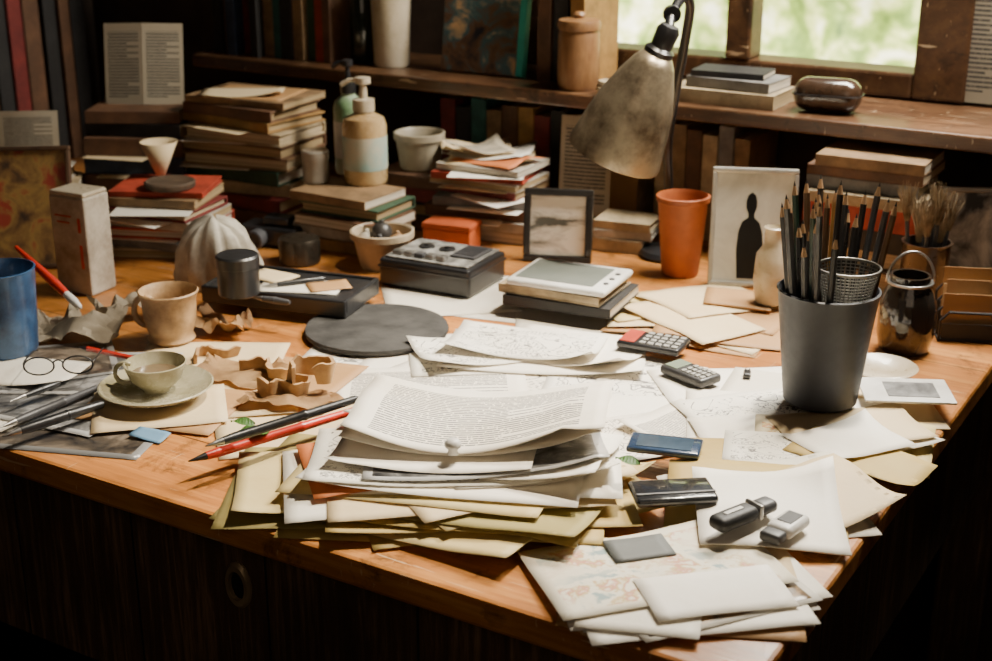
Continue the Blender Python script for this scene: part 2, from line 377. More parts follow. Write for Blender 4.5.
merge(bm,tb,0,Matrix.Translation((-2.5,6.5,1.2))@Euler((rad(80),0,0)).to_matrix().to_4x4())
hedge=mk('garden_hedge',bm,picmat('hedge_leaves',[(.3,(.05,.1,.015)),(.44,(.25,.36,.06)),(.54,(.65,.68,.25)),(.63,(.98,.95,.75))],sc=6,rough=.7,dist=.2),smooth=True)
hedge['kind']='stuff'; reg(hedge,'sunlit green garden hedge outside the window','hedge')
bm=bmesh.new(); bx(bm,(20,12,.02),(-2,8.1,-.3)); g=mk('ground_1',bm,M('lawn',(.12,.25,.04),.9,c2=(.05,.12,.02))); g['kind']='structure'; reg(g,'green lawn outside the window','ground')
# ---------------------------------------------------------------- desk
desk=reg(E('desk',(-1.15,1.34,0)),'large worn orange-brown wooden desk with dark apron','desk')
DX0,DX1,DY0,DY1=-2.03,-.27,.788,1.905
dw=wood('desktop_wood',(.19,.062,.013),(.52,.20,.045),(.80,.39,.11),stretch=(1.6,24,24),rough=.32,plank=('y',.19,.008),coat=.45,blot=.5,wear=True)
dcx,dcy=(DX0+DX1)/2,(DY0+DY1)/2
bm=bmesh.new(); bx(bm,(DX1-DX0,DY1-DY0,.026),(0,0,0),.004)
mk('desktop',bm,dw,(dcx+1.15,dcy-1.34,DZ-.013),parent=desk)
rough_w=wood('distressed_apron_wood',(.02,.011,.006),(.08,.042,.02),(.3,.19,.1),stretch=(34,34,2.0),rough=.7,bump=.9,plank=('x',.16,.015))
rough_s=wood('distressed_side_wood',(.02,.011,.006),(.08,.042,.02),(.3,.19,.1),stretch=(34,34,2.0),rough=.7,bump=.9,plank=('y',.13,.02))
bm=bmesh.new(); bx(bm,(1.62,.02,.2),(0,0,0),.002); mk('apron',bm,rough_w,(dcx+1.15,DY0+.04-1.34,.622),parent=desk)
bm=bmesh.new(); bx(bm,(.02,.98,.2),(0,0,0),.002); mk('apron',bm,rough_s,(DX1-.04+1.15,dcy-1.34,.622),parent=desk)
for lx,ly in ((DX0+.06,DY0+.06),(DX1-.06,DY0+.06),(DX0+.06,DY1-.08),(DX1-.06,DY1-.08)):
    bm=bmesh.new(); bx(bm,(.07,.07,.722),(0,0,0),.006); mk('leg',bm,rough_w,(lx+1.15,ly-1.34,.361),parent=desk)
bm=bmesh.new()
lathe(bm,[(.0085,.001),(.009,.005),(.0125,.005),(.0145,.002),(.0145,0),(.0085,0),(.0085,.001)],28,mat=Matrix.Diagonal((1,1.6,1,1)))
k=mk('keyhole_ring',bm,M('aged_brass',(.4,.3,.18),.45,.5),parent=desk,smooth=40)
kk=PY(240,584,DY0+.03); k.location=(kk.x+1.15,DY0+.0295-1.34,kk.z); k.rotation_euler=(rad(90),0,0)
bm=bmesh.new(); lathe(bm,[(0,.0012),(.0085,.0012),(.0085,.0002),(0,.0002)],24,mat=Matrix.Diagonal((1,1.6,1,1)))
h=mk('keyhole',bm,M('hole_black',(.004,.004,.004),.9,c2=(.003,.003,.003)),parent=desk); h.location=k.location; h.rotation_euler=k.rotation_euler
# ================================================================ BACK SHELF ITEMS
row='books standing on the long shelf'
x=-1.60
cols=['black','brown','navy','maroon','black','tan','teal','black','tan','dkgreen','red','brown','cream','black','maroon','ochre','navy']
i=0
while x<-1.375:
    T=R.uniform(.014,.028); cc=cols[i%len(cols)]
    standbook(x+T/2,1.82+R.uniform(-.01,.01),SH+.0003,R.uniform(.19,.26),R.uniform(.12,.15),T,cc,f'upright {CN.get(cc,cc)} book with worn spine on shelf',row); x+=T+.0014; i+=1
def simple(name,prof,mat,loc,label,cat,group=None,seg=36,wob=0,sm=35):
    bm=bmesh.new(); lathe(bm,prof,seg,wob=wob); o=mk(name,bm,mat,loc,smooth=sm); return reg(o,label,cat,group)
p=PY(392,60,1.79)
simple('ceramic_vase',[(0,0),(.026,0),(.028,.004),(.030,.08),(.033,.14),(.031,.145),(.028,.14),(.024,.02),(0,.015)],CER,(p.x,1.79,SH+.0003),'tall cream ceramic vase on the shelf','vase')
simple('dark_bottle',[(0,0),(.018,0),(.02,.004),(.02,.1),(.009,.125),(.008,.16),(.010,.162),(0,.163)],M('dark_glass',(.02,.03,.02),.12,coat=.6),(p.x-.062,1.80,SH+.0003),'dark glass bottle standing on the shelf','bottle')
p0=PY(440,75,1.78); p1=PY(512,84,1.78)
lb=E('picture_book',((p0.x+p1.x)/2,1.79,SH+.0003),(rad(-9),0,rad(3)))
wd=abs(p1.x-p0.x)
bm=bmesh.new(); bx(bm,(wd,.014,.22),(0,0,.111),.002); mk('cover',bm,picmat('painted_cover',[(.35,(.015,.018,.025)),(.47,(.12,.06,.03)),(.55,(.04,.1,.11)),(.66,(.5,.3,.14))],sc=22),parent=lb)
bm=bmesh.new(); bx(bm,(.012,.016,.222),(wd/2+.0065,0,.112),.002); mk('spine',bm,M('teal_cloth',(.03,.4,.32),.6),parent=lb)
reg(lb,'upright book with dark painted cover and teal spine','book')
for q,(cc) in enumerate(['brown','black','ochre']): standbook(p1.x+.05+q*.027,1.84,SH+.0003,.2,.11,.022,cc,f'upright {CN.get(cc,cc)} book beside wooden jar',row)
p=PY(578,88,1.76)
j=reg(E('wooden_jar',(p.x,1.76,SH+.0003)),'turned wooden jar with lid on the shelf','jar')
wj=wood('jar_wood',(.13,.055,.02),(.28,.14,.055),(.42,.24,.1),stretch=(20,20,4))
bm=bmesh.new(); lathe(bm,[(0,0),(.026,0),(.029,.005),(.030,.03),(.029,.078),(.027,.083),(0,.083)],32); mk('body',bm,wj,parent=j,smooth=35)
bm=bmesh.new(); lathe(bm,[(0,.083),(.030,.083),(.031,.09),(.029,.096),(.012,.098),(.006,.099),(.009,.103),(.006,.107),(0,.108)],32); mk('lid',bm,wj,parent=j,smooth=35)
pc=P(598,92,SH+.004); bm=bmesh.new()
tube(bm,[(.018*math.cos(t*.7)*(1-.01*t),.018*math.sin(t*.7),.004+.0006*t) for t in range(26)],.0025,8); reg(mk('cord_coil',bm,M('pale_cord',(.55,.45,.3),.8),(pc.x+.012,1.742,SH),smooth=True),'small coil of pale twine on the shelf','twine')
c=PY(728,96,1.775); g2='books lying on the window ledge'
book(.15,.085,.019,'cream',(c.x,1.785,SH+.0003),rad(90+1),label='thick cream paperback lying on the window ledge',group=g2,soft=True,pg=PG2)
book(.12,.075,.014,'grey',(c.x+.008,1.79,SH+.0198),rad(90-3),label='smaller grey book on top of cream paperback',group=g2,soft=True,pg=PG3)
book(.10,.06,.008,'black',(c.x+.0,1.79,SH+.0342),rad(90+5),label='small black notebook on top of grey book',group=g2,soft=True,pg=PG3)
c=PY(828,108,1.78); bm=bmesh.new(); bx(bm,(.088,.045,.044),(0,0,.0222),.02,seg=5)
o=mk('spectacle_case',bm,M('polished_brown_case',(.06,.032,.018),.2,c2=(.02,.012,.007),coat=.7),(c.x,1.775,SH+.0003),(0,0,rad(8)),smooth=50); reg(o,'rounded glossy dark brown case on the window ledge','case')
bm=bmesh.new(); tube(bm,[(x*.0445,y*.0229,.024) for x,y in [(math.copysign(abs(math.cos(a))**.4,math.cos(a)),math.copysign(abs(math.sin(a))**.4,math.sin(a))) for a in [2*math.pi*i/40 for i in range(40)]]],.0008,6,closed=True)
mk('seam',bm,BLK,parent=o)
def flat(name,w,h,mat,loc,rot,label,cat='paper',th=.0015):
    bm=bmesh.new(); uvl=bm.loops.layers.uv.new('UVMap'); 
    nx=8
    vs=[[bm.verts.new(((i/nx-.5)*w,-.004*abs(math.sin(i/nx*3.1))*1,(j/nx-.0)*h)) for j in range(nx+1)] for i in range(nx+1)]
    for i in range(nx):
        for jj in range(nx):
            f=bm.faces.new((vs[i][jj],vs[i+1][jj],vs[i+1][jj+1],vs[i][jj+1]))
            for lp,q in zip(f.loops,((i,jj),(i+1,jj),(i+1,jj+1),(i,jj+1))): lp[uvl].uv=(q[0]/nx,q[1]/nx)
    bmesh.ops.solidify(bm,geom=list(bm.faces),thickness=th)
    o=mk(name,bm,mat,loc,rot); return reg(o,label,cat)
p=PY(976,100,WALLY-.004)
flat('wall_poster',.085,.16,TX2,(p.x,WALLY-.006,p.z-.003),(0,0,0),'yellowed printed sheet pinned to the wall beside window')
# ================================================================ SHEETS base centre
W='loose white sheet of paper on the desk'; S_='white paper with pencil sketches on the desk'
g='loose papers across the desk'
def sh(l,group=g):
    for a in l:
        u,v,w_,h_,r,m,lab=a[:7]; kw=a[7] if len(a)>7 else {}
        sheet(u,v,w_,h_,r,m,lab,group=group,**kw)
sh([(520,300,.25,.17,12,WH,W),(600,318,.2,.15,30,WH2,W),(450,300,.16,.12,40,WH2,W),
 (400,375,.24,.16,18,SK,S_),(470,385,.27,.18,8,WH,W),(545,395,.24,.17,35,WH,W),(590,372,.21,.15,2,SK2,S_),
 (510,380,.24,.16,-12,SK3,S_),(430,392,.2,.14,33,TX,'printed sheet of text lying on the desk'),
 (640,392,.2,.15,20,SK,S_),(700,410,.24,.16,6,SK,S_,dict(curl=(0,0,.003,0))),(655,424,.18,.13,26,WH,W),
 (730,388,.15,.11,40,WH,W),(620,440,.12,.09,50,SK3,S_),(715,440,.16,.1,-14,TX,'printed sheet of text lying on the desk',dict(curl=(.008,0,0,0))),
 (500,352,.2,.14,36,SK2,S_),(545,352,.22,.14,24,WH,W,dict(curl=(.004,.01,.006,0))),(570,348,.16,.12,5,WH,W,dict(curl=(0,.014,.004,0))),(485,350,.15,.10,52,SK2,S_,dict(curl=(.012,0,0,.012))),(525,345,.17,.10,16,SK,S_,dict(curl=(.01,.006,0,.006),slope=.5,wob=.004)),
 (330,425,.17,.12,20,WH2,W),(300,430,.16,.1,45,CR,'cream sheet of paper beside the red pen'),(255,380,.2,.14,10,KR,'brown kraft paper under crumpled scraps'),(225,398,.15,.11,38,CR,'cream sheet under the saucer'),
 (210,360,.16,.11,30,CR,'cream sheet beneath crumpled kraft paper')])
gm='manila envelopes behind the calculator'
sh([(690,330,.18,.12,8,KR,'brown envelope lying on the desk'),(705,322,.19,.13,-6,CR,'cream envelope lying on the desk'),(680,315,.18,.12,30,CR,'cream envelope lying on the desk'),
 (722,328,.15,.11,18,KR,'brown envelope lying on the desk'),(660,305,.16,.11,50,MA2,'pale manila envelope lying on the desk'),(730,312,.14,.1,2,KR,'brown envelope lying on the desk'),(690,316,.15,.1,-24,CR,'cream envelope lying on the desk',dict(curl=(.006,0,0,0))),
 (710,300,.15,.12,60,CR,'cream envelope lying on the desk'),(738,300,.08,.08,20,KR,'small square brown envelope on top',dict(th=.002))],gm)
gr='papers around the pencil cup'
sh([(810,400,.18,.13,10,WH2,W),(865,405,.14,.11,30,CR,'cream sheet beside the pencil cup'),(790,425,.2,.14,24,WH,W),(835,435,.18,.12,12,MA2,'pale manila sheet by the pencil cup'),(775,415,.17,.12,50,SK2,S_),
 (820,450,.17,.11,34,MA,'manila sheet near the desk edge'),(785,438,.16,.11,38,WH,W,dict(curl=(.01,0,0,0))),(855,432,.13,.1,50,WH2,W,dict(curl=(0,.008,0,0))),(825,440,.13,.09,20,MP2,'faded illustrated sheet near the desk edge'),
 (775,462,.15,.09,26,MA,'manila sheet near the desk edge'),(850,428,.14,.08,44,CR,'cream sheet near the desk edge',dict(curl=(0,0,.008,0))),(790,452,.12,.08,20,SK2,S_),(860,455,.12,.07,-6,MA,'manila sheet near the desk edge',dict(curl=(0,.01,0,0))),(850,440,.10,.07,60,WH,W,dict(curl=(.006,0,.010,0)))],gr)
def on(u,v,w,d,rot,h,circ=False,z=None,cap=.04,frac=.06,snap=.012):
    c=P(u,v)
    for _ in range(3): c=P(u,v,hqc(c.x,c.y,cap) if z is None else z)
    zz=rest(c.x,c.y,w,d,rot,h,circ,cap=max(.045,cap) if cap>=.04 else cap,frac=frac,snap=snap) if z is None else z
    return Vector((c.x,c.y,zz+.0003))
gf='papers piled near the desk corner'
sh([(685,588,.17,.12,34,WH2,W),(680,592,.18,.12,24,KR,'brown kraft sheet near the desk corner'),(675,580,.19,.12,40,WH,W),(705,578,.16,.11,48,WH2,W),(680,576,.18,.12,30,CR,'cream sheet near the desk corner'),
 (690,602,.17,.09,40,WH,W),(705,592,.15,.09,54,PH3,'small colour print poking from the corner pile'),(640,612,.09,.06,20,WH2,W),
 (765,510,.16,.12,40,WH2,W),(755,500,.15,.11,22,MA,'manila sheet near the desk corner'),(810,500,.13,.09,60,CR,'cream sheet near the desk corner',dict(curl=(0,.012,0,0))),
 (655,568,.19,.11,48,MP,'sheet with faded floral colour illustration',dict(curl=(0,0,.005,.003),wob=.003)),(768,512,.12,.115,27,WH,'blank white card under two pocket gadgets',dict(curl=(0,0,.014,.006),th=.001)),(715,592,.11,.06,44,WH,W)],gf)
gc='manila papers in the front pile'
y='yellowed manila sheet in the front pile'
sh([(395,492,.27,.18,16,MA3,'olive manila sheet in the front pile'),(450,496,.27,.18,26,MA,y),(495,486,.25,.18,46,MA,y),(365,486,.24,.16,30,MA3,'olive manila sheet in the front pile'),(425,492,.26,.18,2,MA2,y,dict(curl=(.0,.01,0,0),wob=.003)),(478,488,.26,.17,36,MA,y,dict(curl=(.010,0,0,0))),
 (350,478,.2,.13,38,MA2,y,dict(curl=(.012,0,0,.006))),(450,490,.25,.16,18,MA,y,dict(wob=.003)),(512,476,.21,.14,62,MA2,y,dict(curl=(0,.012,0,0))),(465,484,.25,.16,10,MA3,'olive manila sheet in the front pile',dict(curl=(0,.012,0,0))),(410,476,.22,.15,40,WH2,'white sheet in the front pile'),
 (465,476,.24,.15,38,CR,'cream sheet in the front pile',dict(wob=.003)),(500,468,.2,.14,56,CR,'cream sheet in the front pile'),(430,468,.23,.15,16,MA2,y),(490,462,.23,.14,28,WH,'white sheet in the front pile',dict(wob=.002)),(400,458,.17,.12,46,OR_,'orange-edged sheet in the front pile'),(450,462,.24,.14,22,WH,'white sheet in the front pile',dict(curl=(.010,0,0,0))),
 (530,456,.14,.12,36,WH2,'white sheet in the front pile',dict(curl=(0,.016,.006,0))),(430,456,.21,.13,32,SK2,S_),(500,452,.2,.12,14,WH,'white sheet in the front pile',dict(wob=.003,curl=(0,.01,0,0))),
 (485,450,.21,.12,32,PH,'grey printed sheet in the front pile'),(435,452,.18,.09,24,WH,'white sheet in the front pile',dict(curl=(.008,0,0,0))),
 ],gc)
for q in range(3): sheet(480+q*1.5,424-q*1.2,.23,.15,21+q*1.2,TX if q==2 else WH,'printed page of dense text on top of pile' if q==2 else 'white page beneath the printed page',group='printed pages on the front pile',bend=.006,curl=(.006,.009,0,.004),th=.0008,wob=.002)
# gadgets beside the pile
p=on(664,468,.06,.03,16,.007); bm=bmesh.new(); bx(bm,(.066,.036,.006),(0,0,.003),.0025,seg=3); o=mk('blue_phone',bm,M('navy_shell',(.03,.055,.11),.2,coat=.6),p,(0,0,rad(16)),smooth=50); reg(o,'slim dark blue phone lying beside papers','phone')
bm=bmesh.new(); bx(bm,(.05,.026,.0006),(0,0,.0062)); mk('screen',bm,M('dark_screen',(.06,.09,.13),.08,bump=0),parent=o)
p=on(672,508,.065,.036,38,.010)
bm=bmesh.new(); bx(bm,(.070,.040,.008),(0,0,.004),.0035,seg=3); o=mk('wallet',bm,M('glossy_black_wallet',(.035,.037,.04),.18,c2=(.01,.01,.012),coat=.7,bump=.6,bsc=60),p,(0,0,rad(38)),smooth=50); reg(o,'glossy black wallet lying beside papers','wallet')
bm=bmesh.new(); bx(bm,(.068,.003,.002),(0,-.010,.0083),.0008); mk('stitched_flap',bm,DG,parent=o)
sheet(640,525,.05,.035,45,GRP,'dark translucent card sleeve on the papers',name='card_sleeve',cat='card sleeve',th=.001)
gl='magazines at the desk end'
sh([(60,415,.24,.17,20,PH2,'dark glossy magazine page on the desk'),(30,400,.22,.16,40,WH2,W),(45,390,.24,.16,8,PH,'open magazine page with grey photographs'),(75,372,.2,.13,28,PH,'magazine page with grey photographs'),(30,365,.18,.12,50,PH2,'dark glossy magazine page on the desk'),(20,372,.13,.08,20,WH2,'pale slip among magazines',dict(curl=(0,.01,0,0))),(165,406,.15,.11,16,KR,'brown paper under the saucer'),(160,408,.13,.1,44,CR,'cream sheet under the saucer'),
 (150,437,.035,.02,10,BLP,'small blue paper scrap on the desk')],gl)
# ================================================================ RIGID ITEMS
p=on(377,334,.168,.168,0,.008,True)
simple('slate_mat',[(0,0),(.079,0),(.082,.001),(.083,.004),(.082,.0065),(.079,.0072),(.0,.0072)],STN,p,'round black slate mat lying on papers','mat',seg=64)
p=on(157,397,.112,.112,0,.004,True)
simple('saucer',[(0,0),(.03,0),(.034,.003),(.05,.008),(.056,.0125),(.0575,.0135),(.056,.0145),(.049,.010),(.034,.006),(.031,.0045),(0,.0045)],CERG,p,'shallow sage-cream ceramic saucer under a teacup','saucer',seg=48)
tc=reg(E('teacup',(p.x-.004,p.y+.005,p.z+.0046),(0,0,rad(31))),'small sage-cream ceramic teacup on a saucer','cup')
bm=bmesh.new(); lathe(bm,[(0,0),(.014,0),(.015,.003),(.018,.006),(.026,.014),(.0305,.026),(.0315,.030),(.0303,.0305),(.029,.027),(.024,.015),(.016,.008),(0,.006)],40); mk('cup_body',bm,CERG,parent=tc,smooth=40)
bm=bmesh.new(); tube(bm,arc((-.030,0,.018),.011,60,300,14),.0025,8); mk('handle',bm,CERG,parent=tc,smooth=True)
bm=bmesh.new(); lathe(bm,[(0,.0185),(.0255,.0185),(.0255,.018),(0,.018)],32); mk('tea',bm,M('tea',(.2,.14,.08),.08,bump=0),parent=tc)
p=on(172,340,.062,.062,0,.07,True)
mg=reg(E('stoneware_mug',p,(0,0,rad(20))),'speckled tan stoneware mug with handle','mug')
bm=bmesh.new(); lathe(bm,[(0,0),(.024,0),(.027,.003),(.024,.009),(.027,.016),(.029,.026),(.030,.038),(.0305,.050),(.034,.058),(.0325,.0595),(.0285,.053),(.0265,.036),(.022,.014),(0,.011)],40); mk('mug_body',bm,TAN,parent=mg,smooth=50)
bm=bmesh.new(); tube(bm,arc((-.029,0,.032),.014,50,310,14,ry=.017),.0036,8); mk('handle',bm,TAN,parent=mg,smooth=True)
def scrap(u,v,w,h,rot,amp,mat,label,fs=40,name='crumpled_paper'):
    p=on(u,v,w*.75,h*.75,rot,amp*.3)
    bm=bmesh.new(); n=22; sd=R.random()*90
    vs=[]
    for i in range(n+1):
        row_=[]
        for jj in range(n+1):
            s,t=i/n*2-1,jj/n*2-1
            k=1+.35*noise.noise(Vector((s*2.2,t*2.2,sd)))
            x_,y_=s*w/2*k,t*h/2*k
            f=(1-abs(noise.noise(Vector((x_*fs,y_*fs*.6,sd))))*2)**2*.8+abs(noise.noise(Vector((x_*fs*2.1,y_*fs*2.1,sd+4))))*.5
            row_.append(bm.verts.new((x_,y_,amp*f)))
        vs.append(row_)
    for i in range(n):
        for jj in range(n): bm.faces.new((vs[i][jj],vs[i+1][jj],vs[i+1][jj+1],vs[i][jj+1]))
    bmesh.ops.solidify(bm,geom=list(bm.faces),thickness=.0009)
    zm=min(v.co.z for v in bm.verts)
    for v_ in bm.verts: v_.co.z-=zm
    return reg(mk(name,bm,mat,p,(0,0,rad(rot)),smooth=25),label,'paper')
KRS=M('kraft_scrap',(.56,.36,.17),.75,c2=(.34,.19,.08),sc=26); GRS=M('grey_cloth_paper',(.42,.36,.27),.85,c2=(.24,.2,.14))
scrap(245,376,.10,.06,15,.014,KRS,'torn brown kraft paper scrap on the desk',fs=22)
scrap(222,332,.06,.05,15,.026,KRS,'crumpled brown kraft paper beside the mug',fs=26)
scrap(290,402,.09,.045,22,.012,KRS,'crumpled brown kraft scrap near red pen',fs=24)
scrap(80,337,.11,.07,20,.034,GRS,'crumpled grey cloth-like paper beside the mug',fs=20)
scrap(124,318,.06,.05,70,.032,GRS,'wadded beige paper beside the mug',fs=24)
def ribbon(u,v,rot,pts,hgt,label,th=.0035):
    p=on(u,v,.05,.035,rot,.012); bm=bmesh.new(); P_=[Vector((a,b)) for a,b in pts]; Q=[P_[0]]+P_+[P_[-1]]; path=[]
    for i in range(1,len(Q)-2):
        for k_ in range(6):
            t=k_/6; p0,p1,p2,p3=Q[i-1:i+3]; path.append(.5*((2*p1)+(p2-p0)*t+(2*p0-5*p1+4*p2-p3)*t*t+(-p0+3*p1-3*p2+p3)*t**3))
    path.append(P_[-1]); rows=[]
    for i,c_ in enumerate(path):
        t=(path[min(i+1,len(path)-1)]-path[max(i-1,0)]).normalized(); nn=Vector((-t.y,t.x))*th/2; hh=hgt*(.8+.3*noise.noise(Vector((i*.35,u,0)))); tl=.005*math.sin(i*.35)
        rows.append([bm.verts.new((c_.x+nn.x,c_.y+nn.y,0)),bm.verts.new((c_.x+nn.x+tl,c_.y+nn.y,hh)),bm.verts.new((c_.x-nn.x+tl,c_.y-nn.y,hh)),bm.verts.new((c_.x-nn.x,c_.y-nn.y,0))])
    for a,b in zip(rows,rows[1:]):
        for k_ in range(4): bm.faces.new((a[k_],a[(k_+1)%4],b[(k_+1)%4],b[k_]))
    bm.faces.new(rows[0][::-1]); bm.faces.new(rows[-1])
    return reg(mk('cardboard_strip',bm,KRS,p,(0,0,rad(rot)),smooth=40),label,'cardboard','curled cardboard strips')
cs_='curled strip of tan cardboard standing on edge'
ribbon(215,360,40,[(-.02,-.01),(-.022,.012),(-.004,.016),(.010,.004),(.024,.010)],.013,cs_)
ribbon(270,374,10,[(-.034,-.004),(-.018,.012),(.0,.006),(.006,-.010),(.022,-.008),(.032,.008)],.015,cs_)
ribbon(284,394,30,[(-.026,.004),(-.016,-.010),(.0,.0),(.014,-.012),(.022,.006),(.010,.018)],.020,cs_)
ribbon(312,392,50,[(-.02,-.012),(-.022,.010),(0,.018),(.018,.008),(.016,-.012),(.004,-.010)],.026,cs_)
def stick(a,b,r,mats,label,name='pen',cat='pen',kind='pen',group=None):
    a,b=Vector(a),Vector(b); d=b-a; L=d.length
    o=E(name,a); o.rotation_mode='QUATERNION'; q=d.to_track_quat('Z','X'); o.rotation_quaternion=q
    bm=bmesh.new()
    if kind=='pen':
        lathe(bm,[(0,.018),(r*.8,.018),(r,.03),(r,L*.62),(r*1.1,L*.625),(r*1.1,L*.64),(r,L*.645),(r*.85,L-.003),(r*.5,L),(0,L)],16); mk('barrel',bm,mats[0],parent=o,smooth=40)
        bm=bmesh.new(); lathe(bm,[(0,0),(.0006,.0005),(r*.5,.010),(r*.8,.018),(0,.018)],14); mk('tip',bm,mats[1],parent=o,smooth=40)
    elif kind=='brush':
        lathe(bm,[(0,.03),(r*.8,.03),(r,.05),(r*.9,L*.6),(r*.4,L),(0,L)],12); mk('handle',bm,mats[0],parent=o,smooth=40)
        bm=bmesh.new(); lathe(bm,[(0,0),(r*.5,.004),(r*.9,.016),(r*.75,.03),(0,.03)],12); mk('bristles',bm,mats[1],parent=o,smooth=40)
    else:
        lathe(bm,[(r,.014),(r,L),(0,L)],6); mk('pencil_body',bm,mats[0],parent=o)
        bm=bmesh.new(); lathe(bm,[(r,.014),(r*.25,.003)],8); mk('sharpened_tip',bm,mats[1],parent=o)
        bm=bmesh.new(); lathe(bm,[(r*.26,.0032),(0,0)],6); mk('lead',bm,BLK,parent=o)
    return reg(o,label,cat,group)
def lay(u0,v0,u1,v1,r,mats,label,name='pen',cat='pen',kind='pen'):
    a=P(u0,v0); b=P(u1,v1)
    za=0
    for t in np.linspace(0,1,40):
        q=a.lerp(b,t); za=max(za,hq(q.x,q.y,r))
    if za>DZ+.05: za=DZ+.012
    a=P(u0,v0,za+r); b=P(u1,v1,za+r)
    a.z=b.z=za+r*1.05+.0003
    for t in np.linspace(0,1,80):
        q=a.lerp(b,t); i_,j_=int((q.x-HX0)/RES),int((q.y-HY0)/RES); Hm[i_-1:i_+2,j_-1:j_+2]=np.maximum(Hm[i_-1:i_+2,j_-1:j_+2],a.z+r)
    return stick(a,b,r,mats,label,name,cat,kind)
lay(188,462,362,409,.0045,(RED,BLK),'long glossy red pen lying on desk')
lay(205,447,358,399,.0045,(BLK,SIL),'long black pen lying on desk')
lay(78,347,150,362,.003,(RED,BLK),'thin red pencil lying near the saucer','pencil','pencil','pencil')
lay(2,437,104,404,.005,(BLK,SIL),'thick black pen lying on magazines')
lay(0,428,98,388,.004,(DG,SIL),'grey pen lying on magazines')
lay(10,402,60,383,.0035,(BLK,SIL),'black pen lying on magazines')
p=on(60,380,.1,.05,30,.02)
gl_=reg(E('eyeglasses',p,(0,0,rad(38))),'thin dark wire-framed eyeglasses on a magazine','eyeglasses'); gl_.scale=(.72,.72,.6)
bm=bmesh.new()
for sx in(-1,1):
    tube(bm,[(sx*.027+.021*math.cos(a),0,.017+.016*math.sin(a)) for a in [2*math.pi*i/28 for i in range(28)]],.0014,8,closed=True)
tube(bm,arc((0,0,.02),.007,10,170,8),.0014,8)
mk('rims',bm,BLK,parent=gl_,smooth=True)
for sx in(-1,1):
    bm=bmesh.new(); tube(bm,[(sx*.048,0,.022),(sx*.05,.02,.020),(sx*.05,.08,.010),(sx*.048,.1,.002)],.0013,8); mk('temple',bm,BLK,parent=gl_,smooth=True)
GLS=M('lens_glass',(.9,.9,.9),.05,c2=(.88,.88,.88),trans=1,ior=1.1,bump=0)
for sx in(-1,1):
    bm=bmesh.new(); lathe(bm,[(0,-.0004),(.0195,-.0004),(.0195,.0004),(0,.0004)],24,mat=Matrix.Translation((sx*.027,0,.017))@Euler((rad(90),0,0)).to_matrix().to_4x4()@Matrix.Diagonal((1,.78,1,1))); mk('lens',bm,GLS,parent=gl_)
p=on(8,352,.07,.07,0,.1,True)
simple('blue_tumbler',[(0,0),(.031,0),(.033,.003),(.036,.05),(.0385,.093),(.0395,.095),(.0375,.0955),(.035,.089),(.031,.006),(0,.006)],M('blue_enamel',(.04,.11,.24),.4,c2=(.015,.035,.09),sc=26,coat=.3),p,'chipped dark blue enamel tumbler','cup')
a=P(82,309,.775); b=PY(16,247,a.y+.01)
stick(a,b,.0058,(RED,WPL),'red-handled paintbrush with pale bristles leaning on tumbler','paintbrush','paintbrush','brush')
# ---- tray
p=on(292,306,.19,.1,14,.018)
tr=reg(E('document_tray',p,(0,0,rad(12))),'low black document tray holding papers and pens','tray')
bm=bmesh.new(); bx(bm,(.19,.1,.006),(0,0,.003),.002); bx(bm,(.19,.005,.018),(0,-.0475,.012),.002); bx(bm,(.19,.005,.018),(0,.0475,.012),.002); bx(bm,(.005,.09,.018),(-.0925,0,.012),.002); bx(bm,(.005,.09,.018),(.0925,0,.012),.002); bx(bm,(.18,.09,.012),(0,0,.012),.001)
mk('tray_body',bm,BLK,parent=tr)
ct=p
sheet(0,0,.1,.05,22,WH2,'white note sheet lying on the black tray',th=.0015,xy=(ct.x+.02,ct.y-.005)); sheet(0,0,.06,.04,-5,CR,'cream note lying on the black tray',th=.0015,xy=(ct.x-.035,ct.y+.005)); sheet(0,0,.05,.035,50,KR,'brown note lying on the black tray',th=.001,xy=(ct.x+.05,ct.y+.01))
lay(262,287,325,279,.004,(BLK,SIL),'black pen lying across the tray'); lay(250,297,290,303,.004,(DG,SIL),'dark grey pen lying across the tray')
p=on(240,302,.06,.06,0,.05,True)
simple('black_tin',[(0,0),(.022,0),(.024,.002),(.024,.034),(.025,.0345),(.025,.046),(.023,.048),(0,.048)],BLK,p,'short black cylindrical tin with lid','tin')
# draped pale cloth bag behind tin
q0=P(210,290); bm=bmesh.new(); nn_=64; prof=[(.048,0),(.052,.012),(.050,.03),(.046,.05),(.038,.068),(.026,.08),(.012,.086),(.004,.088)]
rings=[]
for k_,(r_,z_) in enumerate(prof):
    rings.append([bm.verts.new(((r_*(1+.10*math.sin(9*a+z_*40)+.05*math.sin(17*a)+.08*noise.noise(Vector((math.cos(a)*2,math.sin(a)*2,z_*20)))))*math.cos(a)*1.0,(r_*(1+.10*math.sin(9*a+z_*40)+.05*math.sin(17*a)))*math.sin(a)*.62,z_*(1+.05*math.sin(3*a)))) for a in [2*math.pi*i/nn_ for i in range(nn_)]])
for a_,b_ in zip(rings,rings[1:]):
    for i in range(nn_): bm.faces.new((a_[i],a_[(i+1)%nn_],b_[(i+1)%nn_],b_[i]))
bm.faces.new(rings[-1]); bm.faces.new(rings[0][::-1])
reg(mk('cloth_bag',bm,M('pale_cloth',(.5,.46,.38),.75,c2=(.28,.25,.2),sc=30,bump=.5,bsc=60),(q0.x-.004,q0.y+.02,DZ+.0006),(0,0,rad(30)),smooth=True),'pale pleated cloth bag slumped beside the black tin','cloth')
p=on(275,243,.1,.06,10,.03); bm=bmesh.new(); bx(bm,(.09,.05,.028),(0,0,.014),.005); bx(bm,(.04,.03,.012),(0.01,0,.0345),.003)
